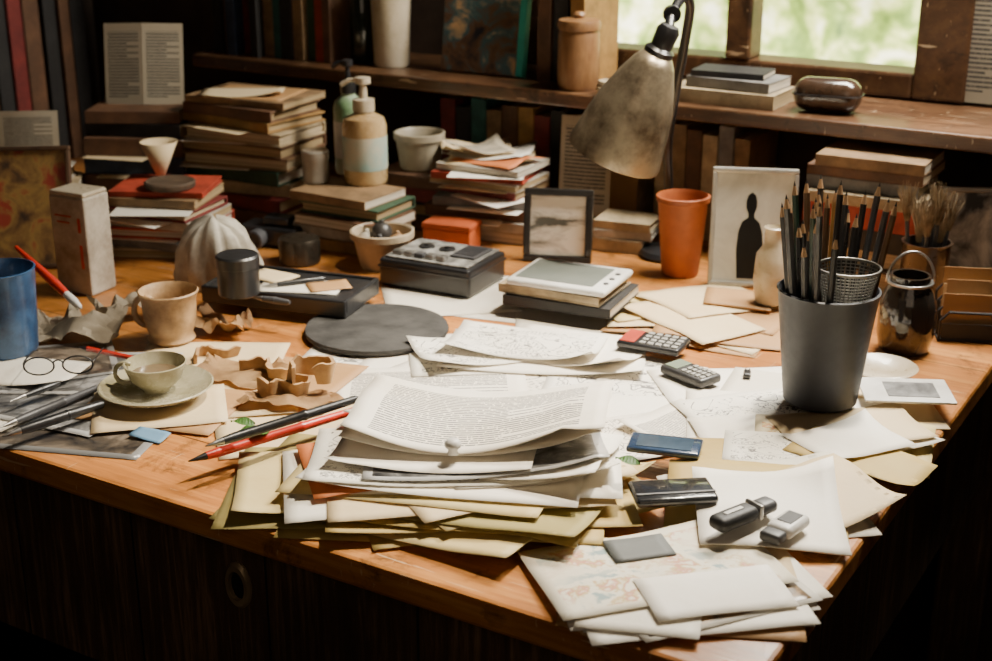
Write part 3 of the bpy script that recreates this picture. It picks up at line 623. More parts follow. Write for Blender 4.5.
o=mk('camera_body',bm,BLK,p,(0,0,rad(12))); reg(o,'small black compact camera lying on the desk','camera'); bm=bmesh.new(); lathe(bm,[(0,0),(.013,0),(.013,.018),(.010,.019),(.009,.012),(0,.012)],28,mat=Matrix.Translation((-.01,-.025,.014))@Euler((rad(90),0,0)).to_matrix().to_4x4()); mk('lens',bm,DG,parent=o,smooth=40)
# ---- cassette recorder
p=on(443,282,.13,.098,4,.04)
cs=reg(E('cassette_recorder',p,(0,0,rad(4))),'black and grey portable cassette recorder on papers','recorder')
bm=bmesh.new(); bx(bm,(.13,.1,.036),(0,0,.018),.004); bx(bm,(.132,.102,.003),(0,0,.026),.001); mk('casing',bm,BLK,parent=cs)
bm=bmesh.new(); bx(bm,(.118,.088,.003),(0,0,.0375),.001); mk('top_plate',bm,M('worn_grey_plate',(.45,.44,.41),.4,.3,c2=(.05,.05,.05),sc=45),parent=cs)
for x_ in(-.03,.0):
    bm=bmesh.new(); lathe(bm,[(0,.004),(.003,.004),(.003,.002),(.010,.002),(.011,0)],20,mat=Matrix.Translation((x_,.012,.039))); mk('tape_reel',bm,BLK,parent=cs)
bm=bmesh.new(); bx(bm,(.035,.05,.003),(.036,.01,.0405),.001)
for q in range(7): bx(bm,(.028,.002,.001),(.036,-.008+q*.006,.0425))
mk('speaker_grille',bm,DG,parent=cs)
for q in range(5):
    bm=bmesh.new(); bx(bm,(.013,.012,.006),(-.045+q*.0155,-.032,.042),.0015); mk('button',bm,SIL if q!=2 else DG,parent=cs)
# ---- tablet on books
c=P(570,288,.78)
c,z=stack(0,0,0,[(.135,.105,.012,'black'),(.13,.1,.011,'cream')],rot=6,xy=(c.x,c.y),group='books under the tablet',jit=2)
tb_=reg(E('tablet',(c.x,c.y,z+.0005),(0,0,rad(6))),'white electronic reader with grey screen on two books','tablet')
bm=bmesh.new(); bx(bm,(.125,.098,.008),(0,0,.004),.0035,seg=3); mk('casing',bm,WPL,parent=tb_,smooth=50)
bm=bmesh.new(); bx(bm,(.098,.074,.0008),(-.006,0,.0084)); mk('screen',bm,M('grey_screen',(.2,.22,.2),.12,c2=(.16,.18,.16),bump=0,coat=.5),parent=tb_)
for q in range(3):
    bm=bmesh.new(); lathe(bm,[(0,.0012),(.003,.0012),(.0035,0)],16,mat=Matrix.Translation((.053,-.02+q*.02,.008))); mk('button',bm,DG,parent=tb_)
def keypad(name,u,v,rot,w,d,h,body,scr,keym,label,cat,nx,ny,keyzone,scrzone):
    p=on(u,v,w,d,rot,h,cap=.022); e=reg(E(name,p,(0,0,rad(rot))),label,cat)
    bm=bmesh.new(); bx(bm,(w,d,h),(0,0,h/2),h*.35,seg=3); mk('casing',bm,body,parent=e,smooth=50)
    x0,x1,y0,y1=scrzone; bm=bmesh.new(); bx(bm,(x1-x0,y1-y0,.0012),((x0+x1)/2,(y0+y1)/2,h+.0004),.0004); mk('display',bm,scr,parent=e)
    x0,x1,y0,y1=keyzone; kw,kd=(x1-x0)/nx,(y1-y0)/ny
    bm=bmesh.new(); bx(bm,(kw*.72,kd*.66,.002),(0,0,0),.0006); first=mk('key',bm,keym,parent=e); first.location=(x0+kw/2,y0+kd/2,h+.0006)
    for i in range(nx):
        for jj in range(ny):
            if i==jj==0: continue
            o=first.copy(); COL.objects.link(o); o.parent=e; o.location=(x0+kw*(i+.5),y0+kd*(jj+.5),h+.0006)
    return e
LCD=M('lcd_display',(.22,.26,.2),.2,c2=(.18,.22,.16),bump=0); KEY=M('grey_keys',(.4,.39,.36),.4)
keypad('pocket_calculator',653,354,5,.072,.044,.008,BLK,M('red_panel',(.5,.06,.03),.4),KEY,'dark pocket calculator with red panel on papers','calculator',5,4,(-.012,.034,-.02,.02),(-.034,-.016,-.019,.019))
keypad('mobile_phone',690,380,70,.032,.060,.010,M('charcoal_plastic',(.05,.05,.052),.4),LCD,KEY,'old keypad mobile phone lying on sketches','phone',3,5,(-.013,.013,-.028,.004),(-.012,.012,.009,.026))
p=on(747,377,.01,.02,20,.008); bm=bmesh.new(); bx(bm,(.008,.016,.006),(0,0,.003),.002); tube(bm,[(-.002,.008,.003),(-.002,.015,.003)],.0009,6); tube(bm,[(.002,.008,.003),(.002,.015,.003)],.0009,6)
reg(mk('plug_adapter',bm,BLK,p,(0,0,rad(20))),'tiny black two-pin plug on papers','plug')
p=on(743,521,.064,.018,68,.012); e=reg(E('marker_pen',p,(0,0,rad(68))),'stubby black marker pen with grey band on white card','marker pen')
bm=bmesh.new(); bx(bm,(.044,.019,.0125),(-.011,0,.0063),.0055,seg=4); mk('barrel',bm,BLKM,parent=e,smooth=50)
bm=bmesh.new(); bx(bm,(.004,.0195,.013),(.0125,0,.0065),.004,seg=3); mk('band',bm,SIL,parent=e,smooth=50)
bm=bmesh.new(); bx(bm,(.02,.017,.011),(.024,0,.006),.005,seg=4); mk('cap',bm,DG,parent=e,smooth=50)
bm=bmesh.new(); bx(bm,(.02,.004,.0015),(-.012,0,.0128),.0006); mk('printed_strip',bm,WPL,parent=e)
p=on(784,534,.052,.024,78,.012); e=reg(E('memory_stick',p,(0,0,rad(80))),'white and dark grey memory stick on white card','memory stick')
bm=bmesh.new(); bx(bm,(.036,.023,.011),(.006,0,.0055),.005,seg=4); mk('casing',bm,WPL,parent=e,smooth=50)
bm=bmesh.new(); bx(bm,(.020,.013,.001),(.008,0,.0112),.0005); mk('dark_inset',bm,BLKM,parent=e)
bm=bmesh.new(); bx(bm,(.014,.019,.009),(-.018,0,.0048),.003,seg=3); mk('cap',bm,DG,parent=e,smooth=50)
p=on(453,454,.014,.014,0,.012,True,cap=.07); bm=bmesh.new(); lathe(bm,[(0,0),(.005,0),(.004,.004),(.007,.007),(.0075,.010),(.005,.0135),(0,.0145)],20)
reg(mk('drawer_knob',bm,WPL,p,smooth=True),'small white ceramic knob resting on papers','knob')
for (u_,v_,r_) in ((246,468,30),(262,459,80),(626,510,10),(252,458,60)):
    p=on(u_,v_,.02,.012,r_,.002); bm=bmesh.new(); n=8; A=[bm.verts.new((-.011+.022*i/n,.006*math.sin(math.pi*i/n)+.0001,.003*math.sin(3*i/n)+.002)) for i in range(n+1)]; Bv=[bm.verts.new((-.011+.022*i/n,-.006*math.sin(math.pi*i/n)-.0001,.002*math.cos(3*i/n)+.0025)) for i in range(n+1)]
    for i in range(n): bm.faces.new((A[i],A[i+1],Bv[i+1],Bv[i]))
    bmesh.ops.solidify(bm,geom=list(bm.faces),thickness=.0006); reg(mk('leaf',bm,M('leaf_green',(.10,.26,.04),.5),p,(0,0,rad(r_))),'small fallen green leaf on the desk','leaf','fallen leaves')
# ---- pencil cup
p=on(819,405,.08,.08,0,.0); CUP=p; CH=.116; RB,RT=.036,.0485
simple('pencil_cup',[(0,0),(RB-.002,0),(RB,.002),(RT,CH-.002),(RT+.0012,CH),(RT-.001,CH+.001),(RT-.0025,CH-.002),(RB-.002,.004),(0,.004)],GUN,p,'tapered dark gunmetal pencil cup full of pencils','pencil cup',seg=56)
rest(p.x,p.y,.1,.1,0,CH,True)
pr=.0032; WT=M('sharpened_wood',(.42,.25,.12),.7)
pcols=[('black',M('pencil_black',(.015,.015,.017),.3,coat=.4)),('dark grey',M('pencil_grey',(.07,.07,.075),.35,coat=.3)),('dark green',M('pencil_green',(.02,.06,.04),.35,coat=.3)),('brown',M('pencil_brown',(.16,.08,.035),.4,coat=.2)),('black',M('pencil_black2',(.03,.028,.027),.5)),('ochre',M('pencil_ochre',(.4,.24,.07),.4)),('dark red',M('pencil_red',(.2,.02,.015),.35)),('navy',M('pencil_navy',(.02,.03,.07),.35))]
def pencil_meshes(L,m):
    bm=bmesh.new(); lathe(bm,[(0,0),(pr,0),(pr,L-.014)],6); a=mk('pencil',bm,m)
    bm=bmesh.new(); lathe(bm,[(pr,L-.014),(pr*.4,L-.005)],8); b=mk('sharpened_tip',bm,WT,parent=a)
    bm=bmesh.new(); lathe(bm,[(pr*.4,L-.005),(0,L)],6); c_=mk('lead',bm,BLKM,parent=a)
    return a,b,c_
sc_=-Fh*.016+Rv*.013
pts=[]; tries=0
while len(pts)<48 and tries<30000:
    tries+=1; a=R.uniform(0,6.28); r=math.sqrt(R.random())*.0264
    q=Vector((r*math.cos(a),r*math.sin(a)))
    if (q*1.75-Vector((sc_.x,sc_.y))).length<.0335: continue
    if all((q-o).length>.0061 for o in pts): pts.append(q)
first={}
for n_,q in enumerate(pts):
    ci=R.choices(range(8),[8,5,2,2,6,1.2,1,1])[0]; L=R.choice([.168,.18,.19,.2,.212])
    if (ci,L) not in first:
        A=pencil_meshes(L,pcols[ci][1]); first[(ci,L)]=A; parts=A
    else:
        A=first[(ci,L)]; parts=[o.copy() for o in A]
        for o in parts: COL.objects.link(o)
        parts[1].parent=parts[0]; parts[2].parent=parts[0]
    b=Vector((q.x,q.y,.0065)); t=Vector((q.x*1.63,q.y*1.63,CH))
    d=(t-b).normalized(); o=parts[0]; o.location=Vector(CUP)+b; o.rotation_mode='QUATERNION'; o.rotation_quaternion=Vector((0,0,1)).rotation_difference(d)
    reg(o,f'sharpened {pcols[ci][0]} pencil standing point-up in cup','pencil','pencils in the gunmetal cup')
ms=reg(E('wire_strainer',Vector(CUP)+sc_+Vector((0,0,CH)),(0,0,rad(31))),'grey wire-mesh conical strainer stuck in the pencil cup','strainer')
MSM=M('dull_wire',(.3,.29,.26),.35,.8)
def mr(z): return .0235+.0065*(z/.026) if z>0 else .0235+z*.16
bm=bmesh.new(); zs=[-.055+.0032*i for i in range(26)]
for z_ in zs: tube(bm,[(mr(z_)*math.cos(a),mr(z_)*math.sin(a),z_) for a in [2*math.pi*i/32 for i in range(32)]],.0005,5,closed=True)
for k_ in range(40):
    a=2*math.pi*k_/40; tube(bm,[(mr(z_)*math.cos(a),mr(z_)*math.sin(a),z_) for z_ in (-.055,0,.026)],.0005,5)
mk('mesh_cone',bm,MSM,parent=ms)
bm=bmesh.new(); tube(bm,[(mr(.026)*math.cos(a),mr(.026)*math.sin(a),.0265) for a in [2*math.pi*i/36 for i in range(36)]],.0013,8,closed=True); mk('rim',bm,MSM,parent=ms,smooth=True)
# ---- items right of the cup
p=on(880,380,.09,.09,0,.01,True); simple('small_dish',[(0,0),(.022,0),(.024,.003),(.036,.010),(.038,.012),(.036,.013),(.024,.006),(0,.005)],CER,p,'small cream ceramic dish beside the pencil cup','dish',seg=44)
p=on(905,396,.095,.07,30,.003); bm=bmesh.new(); bx(bm,(.088,.062,.0025),(0,0,.0013),.0005); o=mk('photo_card',bm,WPL,p,(0,0,rad(26))); reg(o,'white-bordered photo print lying on papers','photograph'); bm=bmesh.new(); bx(bm,(.05,.038,.0006),(0.005,0,.0029)); mk('picture',bm,picmat('grey_print',[(.35,(.06,.06,.06)),(.6,(.25,.25,.25))],sc=30),parent=o)
p=on(903,350,.07,.07,0,.1,True)
kt=reg(E('glass_jar',p,(0,0,rad(31))),'smoky dark glass jar with wire handle','jar')
DM=M('dark_tin_metal',(.1,.085,.065),.3,.8,c2=(.04,.03,.02))
bm=bmesh.new(); lathe(bm,[(0,0),(.024,0),(.028,.004),(.031,.02),(.031,.055),(.026,.07),(.022,.076),(.022,.088),(.019,.088),(.019,.076),(.028,.055),(.028,.02),(.024,.006),(0,.005)],36); mk('jar_body',bm,M('smoky_glass',(.04,.032,.025),.12,c2=(.015,.012,.01),coat=.8,bump=0),parent=kt,smooth=45)
bm=bmesh.new(); tube(bm,[(.024*math.cos(a),.024*math.sin(a),.08) for a in [2*math.pi*i/30 for i in range(30)]],.0016,8,closed=True); tube(bm,arc((0,0,.08),.026,0,180,20,ry=.034),.0015,8); mk('wire_handle',bm,SIL,parent=kt,smooth=True)
p=on(770,303,.05,.05,0,.09,True); simple('cream_vase',[(0,0),(.017,0),(.019,.003),(.022,.03),(.02,.06),(.012,.072),(.0115,.09),(.013,.093),(.011,.094),(.009,.088),(0,.08)],CER,p,'small cream ceramic bottle vase behind the pencil cup','vase')
p=on(965,335,.07,.05,20,.05)
lr=reg(E('letter_rack',p,(0,0,rad(22))),'dark metal letter rack stuffed with papers','letter rack')
bm=bmesh.new(); bx(bm,(.07,.052,.003),(0,0,.0015),.001)
for k_,y_ in enumerate((-.024,-.008,.008,.024)):
    hh=.034+.007*k_
    tube(bm,[(-.033,y_,.002),(-.033,y_,hh-.01),(-.024,y_,hh),(.024,y_,hh),(.033,y_,hh-.01),(.033,y_,.002)],.0016,8); bx(bm,(.062,.001,hh*.55),(0,y_,hh*.28+.002))
mk('rack_frame',bm,BLKM,parent=lr)
for k_,(y_,m_,hh,ww) in enumerate([(-.016,KR,.05,.055),(-.013,WH2,.044,.05),(.0,KR,.062,.058),(.003,CR,.056,.052),(.016,KR,.072,.056),(.019,WH2,.066,.058)]):
    bm=bmesh.new(); bx(bm,(ww,.0008,hh),(0,0,hh/2)); o=mk('letter',bm,m_,Vector(p)+Matrix.Rotation(rad(22),3,'Z')@Vector((0.003*((k_%3)-1),y_,.0038)),(0,0,rad(22))); reg(o,'folded letter standing in the metal rack','letter','letters in the rack')
p=on(920,308,.06,.06,0,.07,True)
simple('brush_jar',[(0,0),(.026,0),(.028,.003),(.028,.08),(.030,.084),(.027,.084),(.025,.006),(0,.006)],M('dark_brown_glaze',(.05,.03,.018),.3,coat=.5),p,'dark brown glazed jar holding dried brushes','jar')
BR=M('dark_bristle',(.32,.24,.14),.9,c2=(.12,.08,.04),sc=60)
for k_ in range(9):
    a=k_*.7; rr0=.009+.006*(k_%2); q=Vector((rr0*math.cos(a),rr0*math.sin(a),.007)); t_=Vector((1.55*rr0*math.cos(a),1.55*rr0*math.sin(a),.085)); d=(t_-q).normalized()
    o=reg(E('paintbrush',p+q),'brown-bristled paintbrush standing in the dark jar','paintbrush','paintbrushes in the dark jar'); o.rotation_mode='QUATERNION'; o.rotation_quaternion=Vector((0,0,1)).rotation_difference(d)
    L=.08+.012*(k_%3)
    bm=bmesh.new(); lathe(bm,[(0,0),(.002,0),(.0025,L),(0,L)],8); mk('handle',bm,DG,parent=o)
    bm=bmesh.new()
    for s_ in range(22):
        aa=s_*2.4; r0=.0006*math.sqrt(s_); k2=R.uniform(3.5,7); tube(bm,[(r0*math.cos(aa),r0*math.sin(aa),L-.002),(r0*2.6*math.cos(aa),r0*2.6*math.sin(aa),L+.02),(r0*k2*math.cos(aa),r0*k2*math.sin(aa),L+.034+.012*R.random())],[.0008,.0007,.0003],5)
    mk('bristles',bm,BR,parent=o)
# ---- picture frames
def pframe(u,v,w,h,bw,fm,pm,rz,tilt,label,sil=None,xyz=None):
    p=Vector(xyz) if xyz else on(u,v,w*.95,.03,rz,h*.9)
    e=reg(E('framed_photograph',p,(rad(-tilt),0,rad(rz))),label,'picture frame')
    bm=bmesh.new()
    bx(bm,(w,.012,bw),(0,0,bw/2),.0015); bx(bm,(w,.012,bw),(0,0,h-bw/2),.0015); bx(bm,(bw,.012,h-2*bw),(-w/2+bw/2,0,h/2),.0015); bx(bm,(bw,.012,h-2*bw),(w/2-bw/2,0,h/2),.0015)
    mk('frame_border',bm,fm,parent=e)
    bm=bmesh.new(); bx(bm,(w-2*bw,.0015,h-2*bw),(0,-.0004,h/2)); mk('picture',bm,pm,parent=e)
    bm=bmesh.new(); bx(bm,(w-2*bw,.003,h-2*bw),(0,.003,h/2)); mk('backing',bm,KRS,parent=e)
    if sil:
        bm=bmesh.new(); pw,ph=w-2*bw,h-2*bw; vs=[bm.verts.new((x_*pw/2,-.0016,bw+y_*ph)) for x_,y_ in sil]; f=bm.faces.new(vs); bmesh.ops.solidify(bm,geom=[f],thickness=.0003); bmesh.ops.triangulate(bm,faces=bm.faces); mk('silhouette',bm,M('photo_black',(.012,.012,.013),.4),parent=e)
    bm=bmesh.new(); bx(bm,(.02,.002,h*.62),(0,.0075,h*.32),.0005); mk('stand',bm,fm,parent=e)
    return e
man=[(-.36,.03),(-.42,.3),(-.38,.48),(-.28,.57),(-.1,.61),(-.10,.65),(-.17,.70),(-.18,.76),(-.13,.82),(0,.85),(.11,.82),(.16,.76),(.15,.70),(.09,.65),(.09,.61),(.27,.56),(.36,.47),(.42,.3),(.38,.03)]
SLV=M('pale_silver_frame',(.5,.48,.43),.35,.5)
pf=P(757,285)
pframe(0,0,.106,.150,.006,SLV,picmat('misty_photo',[(.35,(.42,.42,.38)),(.6,(.66,.66,.6))],sc=10),22,8,'pale silver photo frame with silhouetted standing figure',sil=[(x_*.85-.05,y_*.97) for x_,y_ in man],xyz=(pf.x-.006,pf.y-.012,DZ+.0005))
pframe(557,262,.092,.098,.009,M('black_frame',(.02,.018,.016),.35,coat=.3),picmat('beach_photo',[(.40,(.12,.12,.1)),(.45,(.55,.53,.45)),(.52,(.92,.9,.8))],sc=7,stretch=(1,1,4)),22,8,'small black photo frame with pale landscape picture')
pframe(972,286,.095,.125,.007,SLV,picmat('bw_photo',[(.4,(.05,.05,.05)),(.5,(.45,.45,.42)),(.58,(.8,.8,.75))],sc=14),25,12,'pale framed black-and-white photograph leaning back')
p=on(681,273,.05,.05,0,.12,True)
simple('orange_tumbler',[(0,0),(.022,0),(.024,.003),(.032,.096),(.0345,.099),(.0345,.105),(.032,.106),(.030,.1),(.022,.006),(0,.006)],ORG,(p.x,p.y-.004,DZ+.0003),'tall orange plastic tumbler','cup',seg=44)
# ---- lamp
ap=PY(658,54,1.52); op=PY(613,153,1.52)-Fh*.01
lb0=P(668,256); lb0.z=DZ+.0003
lamp=reg(E('desk_lamp',lb0),'vintage desk lamp with dusty brass-grey conical metal shade','desk lamp')
def loc_(v): return Vector(v)-lb0
BRS=M('dusty_shade_metal',(.34,.28,.19),.34,.65,c2=(.11,.08,.05),sc=26,bump=.4,bsc=70)
bm=bmesh.new(); lathe(bm,[(0,0),(.038,0),(.04,.004),(.036,.010),(.012,.016),(.01,.03),(0,.03)],40); mk('base',bm,BLK,parent=lamp,smooth=40)
ax=(ap-op); LA=ax.length; q=Vector((0,0,1)).rotation_difference(ax.normalized())
bm=bmesh.new(); lathe(bm,[(.0585,0),(.0590,.004),(.056,.02),(.052,.045),(.045,.075),(.036,.1),(.026,LA-.012),(.018,LA),(.016,LA),(.024,LA-.014),(.034,.099),(.043,.074),(.050,.045),(.054,.02),(.0565,.001),(.0585,0)],56)
s_=mk('lamp_shade',bm,BRS,loc_(op),parent=lamp,smooth=60); s_.rotation_mode='QUATERNION'; s_.rotation_quaternion=q
bm=bmesh.new(); lathe(bm,[(0,LA-.002),(.0175,LA-.002),(.018,LA+.006),(.013,LA+.01),(.014,LA+.03),(.011,LA+.036),(0,LA+.038)],32); s_=mk('socket',bm,BLK,loc_(op),parent=lamp,smooth=40); s_.rotation_mode='QUATERNION'; s_.rotation_quaternion=q
bm=bmesh.new(); lathe(bm,[(0,.035),(.015,.04),(.022,.055),(.018,.075),(.011,.09),(.011,LA-.004),(0,LA-.003)],24); s_=mk('bulb',bm,WPL,loc_(op),parent=lamp,smooth=40); s_.rotation_mode='QUATERNION'; s_.rotation_quaternion=q
ends=op+ax.normalized()*(LA+.032)
k0=PY(672,14,1.54);k1=PY(683,-3,1.56);k2=PY(690,4,1.575);k3=PY(687,30,1.59);k4=PY(676,90,1.61);k5=PY(668,140,1.635)
P5=[ends,k0,k1,k2,k3,k4,k5,Vector((lb0.x,lb0.y-.01,.86)),Vector((lb0.x,lb0.y,.775))]
def cr(Pn,n=6):
    o=[];Q=[Pn[0]]+Pn+[Pn[-1]]
    for i in range(1,len(Q)-2):
        for k_ in range(n):
            t=k_/n; p0,p1,p2,p3=Q[i-1:i+3]; o.append(.5*((2*p1)+(p2-p0)*t+(2*p0-5*p1+4*p2-p3)*t*t+(-p0+3*p1-3*p2+p3)*t**3))
    o.append(Pn[-1]); return o
bm=bmesh.new(); tube(bm,[loc_(x_) for x_ in cr(P5)],.006,12); mk('arm',bm,BLK,parent=lamp,smooth=True)
bm=bmesh.new(); lathe(bm,[(0,-.008),(.010,-.008),(.011,0),(.010,.008),(0,.008)],20,mat=Matrix.Translation(loc_(k0))@Euler((rad(90),0,YAW)).to_matrix().to_4x4()); mk('joint',bm,BLK,parent=lamp,smooth=40)
# ---- stacks
c,z=stack(0,0,0,[(.15,.12,.03,'brown'),(.145,.115,.022,'black'),(.15,.11,.026,'black'),(.15,.11,.028,'red'),(.145,.11,.014,'cream'),(.14,.105,.016,'grey'),(.145,.11,.013,'brown'),(.135,.105,.014,'tan')],rot=0,xy=(-.48,1.73),base=DZ,jit=3,group='books stacked under the window ledge')
x=-.80
for q,(cc,H_) in enumerate([('cream',.15),('tan',.16),('brown',.155),('cream',.15),('grey',.165),('tan',.15)]):
    standbook(x,1.835,DZ+.0003,H_,.11,.022,cc,f'upright {cc} book under the window ledge','upright books under the window ledge'); x+=.0235
x=-1.16
for q,(cc,H_) in enumerate([('maroon',.16),('black',.15),('teal',.165),('tan',.15),('brown',.16),('ochre',.16),('maroon',.15),('black',.16),('brown',.155),('dkgreen',.165),('tan',.15),('cream',.16),]):
    standbook(x,1.835,DZ+.0003,H_,.11,.026,cc,f'upright {CN.get(cc,cc)} book under the window ledge','upright books under the window ledge'); x+=.0275
c_=P(625,248); c,z=stack(0,0,0,[(.085,.07,.018,'cream'),(.08,.065,.012,'white'),(.08,.065,.012,'cream')],rot=10,xy=(c_.x-.004,c_.y+.01),group='small books beside the black frame')
flat('note_sheet',.075,.14,TX2,(PY(572,185,1.68).x,1.715,.78),(rad(-6),0,rad(12)),'cream note sheet propped upright against books')
flat('note_sheet',.07,.15,KR,(PY(590,185,1.68).x,1.76,.78),(rad(-2),0,rad(-4)),'brown sheet propped upright against books')
cg=P(475,180,.84)
c,z=stack(0,0,0,[(.15,.11,.016,'tan'),(.145,.11,.014,'white'),(.15,.105,.016,'brown'),(.14,.105,.012,'grey'),(.145,.1,.012,'maroon'),(.14,.1,.01,'white'),(.135,.1,.01,'red'),(.13,.1,.009,'white')],rot=8,jit=10,xy=(cg.x-.01,cg.y+.06),slips=.6,group='books stacked behind the red box')
for (w_,h_,r_,m_,l_,dx,dy,cu) in [(.12,.09,25,CR,'cream sheet on top of book stack',0,0,(0,.01,.006,0)),(.11,.08,-8,OR_,'orange-red card on top of book stack',.015,-.01,(0,0,0,0)),(.12,.08,15,WH2,'white sheet on top of book stack',-.01,.01,(.01,0,.01,.01)),(.1,.07,40,CR,'cream slip on top of book stack',-.03,.01,(.01,0,.01,.012)),(.09,.06,60,TX2,'printed slip on top of book stack',-.02,.0,(.01,0,.01,.01))]:
    sheet(0,0,w_,h_,r_,m_,l_,xy=(c.x+dx,c.y+dy),curl=cu)
p=P(452,248); bm=bmesh.new(); bx(bm,(.07,.042,.030),(0,0,.015),.002); o=mk('red_box',bm,M('red_orange_card',(.55,.12,.03),.5),(p.x,p.y,DZ+.0004),(0,0,rad(10))); reg(o,'small red-orange lidded box','box'); bm=bmesh.new(); bx(bm,(.073,.045,.008),(0,0,.0345),.002); mk('lid',bm,M('red_orange_lid',(.45,.09,.025),.5),parent=o)
p=on(383,266,.075,.075,0,.05,True)
simple('cream_tub',[(0,0),(.028,0),(.03,.003),(.037,.035),(.040,.04),(.0425,.041),(.0425,.049),(.040,.05),(.038,.048),(.036,.036),(.028,.006),(0,.006)],M('cream_plastic',(.5,.41,.28),.45,c2=(.33,.25,.16)),p,'cream round tub filled with trinkets','tub',seg=48)
TR_=M('trinket_dark',(.05,.045,.04),.4)
for k_,(dx,dy,r_,m) in enumerate([(0,0,.014,TR_),(.02,.006,.011,M('trinket_wood',(.35,.2,.09),.5)),(-.018,-.01,.012,M('trinket_cream',(.55,.5,.4),.4)),(-.012,.018,.011,KRS),(.010,-.02,.011,DG)]):
    bm=bmesh.new(); tbm=bmesh.new(); bmesh.ops.create_uvsphere(tbm,u_segments=18,v_segments=12,radius=r_)
    for v_ in tbm.verts: v_.co*=1+.08*noise.noise(v_.co*90)
    merge(bm,tbm); lathe(bm,[(.003,r_*.9),(.0035,r_*1.2),(0,r_*1.25)],10)
    reg(mk('wooden_bead',bm,m,(p.x+dx,p.y+dy,p.z+.036+(.010 if k_==0 else 0)),smooth=True),'round knobbed bead in the cream tub','bead','beads in the cream tub')
c1,z1=stack(352,188,.83,[(.14,.1,.016,'ochre'),(.14,.1,.018,'white'),(.135,.1,.014,'brown'),(.13,.095,.016,'dkgreen'),(.13,.095,.012,'tan')],rot=4,group='books stacked under the pump bottle',jit=6)
c2,z2=stack(420,168,.83,[(.12,.09,.02,'brown'),(.12,.09,.02,'black'),(.12,.09,.02,'maroon'),(.115,.09,.018,'brown')],rot=4,group='books stacked under the cream pot',jit=2)
def pump_bottle(x,y,z,r,h,body,label_m,label,capm):
    e=reg(E('pump_bottle',(x,y,z+.0004),(0,0,rad(25))),label,'bottle')
    bm=bmesh.new(); lathe(bm,[(0,0),(r*.93,0),(r,.004),(r,h*.78),(r*.9,h*.87),(r*.45,h*.94),(r*.4,h),(0,h)],36); mk('bottle_body',bm,body,parent=e,smooth=40)
    bm=bmesh.new(); lathe(bm,[(r+.0004,h*.2),(r+.0006,h*.22),(r+.0006,h*.62),(r+.0004,h*.64)],36); mk('paper_label',bm,label_m,parent=e,smooth=True)
    bm=bmesh.new(); lathe(bm,[(r*.5,h-.004),(r*.5,h+.012),(r*.2,h+.014),(r*.15,h+.032),(r*.35,h+.034),(r*.35,h+.042),(0,h+.044)],20); tube(bm,[(0,0,h+.038),(-r*.6,0,h+.038),(-r*1.0,0,h+.031)],.0032,8); mk('pump',bm,capm,parent=e,smooth=40)
    return e
pb=P(366,182,z1); pump_bottle(pb.x,pb.y,z1,.031,.105,M('amber_soap_bottle',(.55,.40,.2),.25,c2=(.34,.22,.1),coat=.5),M('teal_label',(.24,.4,.37),.6,c2=(.5,.44,.32)),'cream pump bottle with faded teal label',CER)
pump_bottle(pb.x-.052,pb.y+.035,z1,.022,.12,M('white_green_bottle',(.5,.52,.42),.35,c2=(.15,.25,.12)),WPL,'slim pale green pump bottle beside larger bottle',BLK) 
pj=P(318,180,z1); simple('lidded_jar',[(0,0),(.017,0),(.0185,.002),(.0185,.03),(.0195,.034),(.0195,.044),(.0175,.046),(0,.046)],M('pale_jar',(.36,.33,.27),.2,c2=(.22,.19,.15),coat=.5),(pj.x+.005,pj.y-.01,z1+.0004),'small pale jar with lid on books','jar')
simple('cream_pot',[(0,0),(.026,0),(.029,.003),(.034,.04),(.0345,.043),(.0375,.044),(.0375,.053),(.035,.054),(.032,.05),(.028,.006),(0,.006)],M('grey_cream_pot',(.36,.31,.22),.45),(c2.x,c2.y,z2+.0004),'grey-cream flowerpot standing on books','pot',seg=44)
c,z=stack(0,0,0,[(.19,.13,.022,'brown'),(.185,.13,.02,'maroon'),(.18,.125,.018,'cream'),(.185,.125,.02,'dkgreen'),(.175,.12,.018,'tan'),(.18,.12,.018,'brown'),(.17,.12,.018,'cream'),(.175,.12,.014,'ochre'),(.165,.115,.016,'brown'),(.17,.115,.010,'tan')],rot=4,xy=(-1.37,1.575),base=DZ,slips=.45,group='tall stack of old books below the shelf',jit=9)
sheet(0,0,.14,.1,14,KR,'brown sheet lying on the tall book stack',xy=(c.x,c.y)); sheet(0,0,.12,.08,34,CR,'cream sheet lying on the tall book stack',xy=(c.x-.01,c.y-.01),curl=(.006,.01,0,0))
c,z=stack(165,190,.83,[(.15,.12,.012,'cream'),(.15,.115,.012,'grey'),(.145,.12,.014,'red'),(.15,.115,.012,'white'),(.14,.11,.012,'maroon'),(.14,.11,.012,'tan'),(.13,.1,.008,'red')],rot=20,slips=.5,group='colourful paperbacks in a low stack',jit=13)
simple('woven_coaster',[(0,0),(.03,0),(.034,.002),(.035,.008),(.032,.010),(.025,.007),(0,.007)],M('dark_wicker',(.09,.055,.03),.7,c2=(.03,.018,.01),sc=60,bump=.8),(c.x+.02,c.y-.01,z+.0005),'dark wicker coaster on top of paperbacks','coaster')
bm=bmesh.new(); lathe(bm,[(.0,0),(.005,0),(.026,.05),(.025,.05),(.004,.003)],20); reg(mk('paper_cone',bm,CR,(c.x-.035,c.y+.03,z+.0005),(0,0,0),smooth=True),'cream paper cone cup on books','cone cup')
c,z=stack(0,0,0,[(.16,.12,.03,'black'),(.16,.12,.03,'brown'),(.155,.12,.028,'navy'),(.15,.115,.026,'brown'),(.15,.115,.02,'black'),(.14,.11,.018,'brown')],rot=25,xy=(-1.54,1.52),base=DZ,slips=.4,group='dark books stacked in the corner',jit=8)
e=reg(E('open_booklet',(c.x+.005,c.y,z+.0006),(rad(-12),0,rad(30))),'open cream booklet with printed page standing upright','booklet')
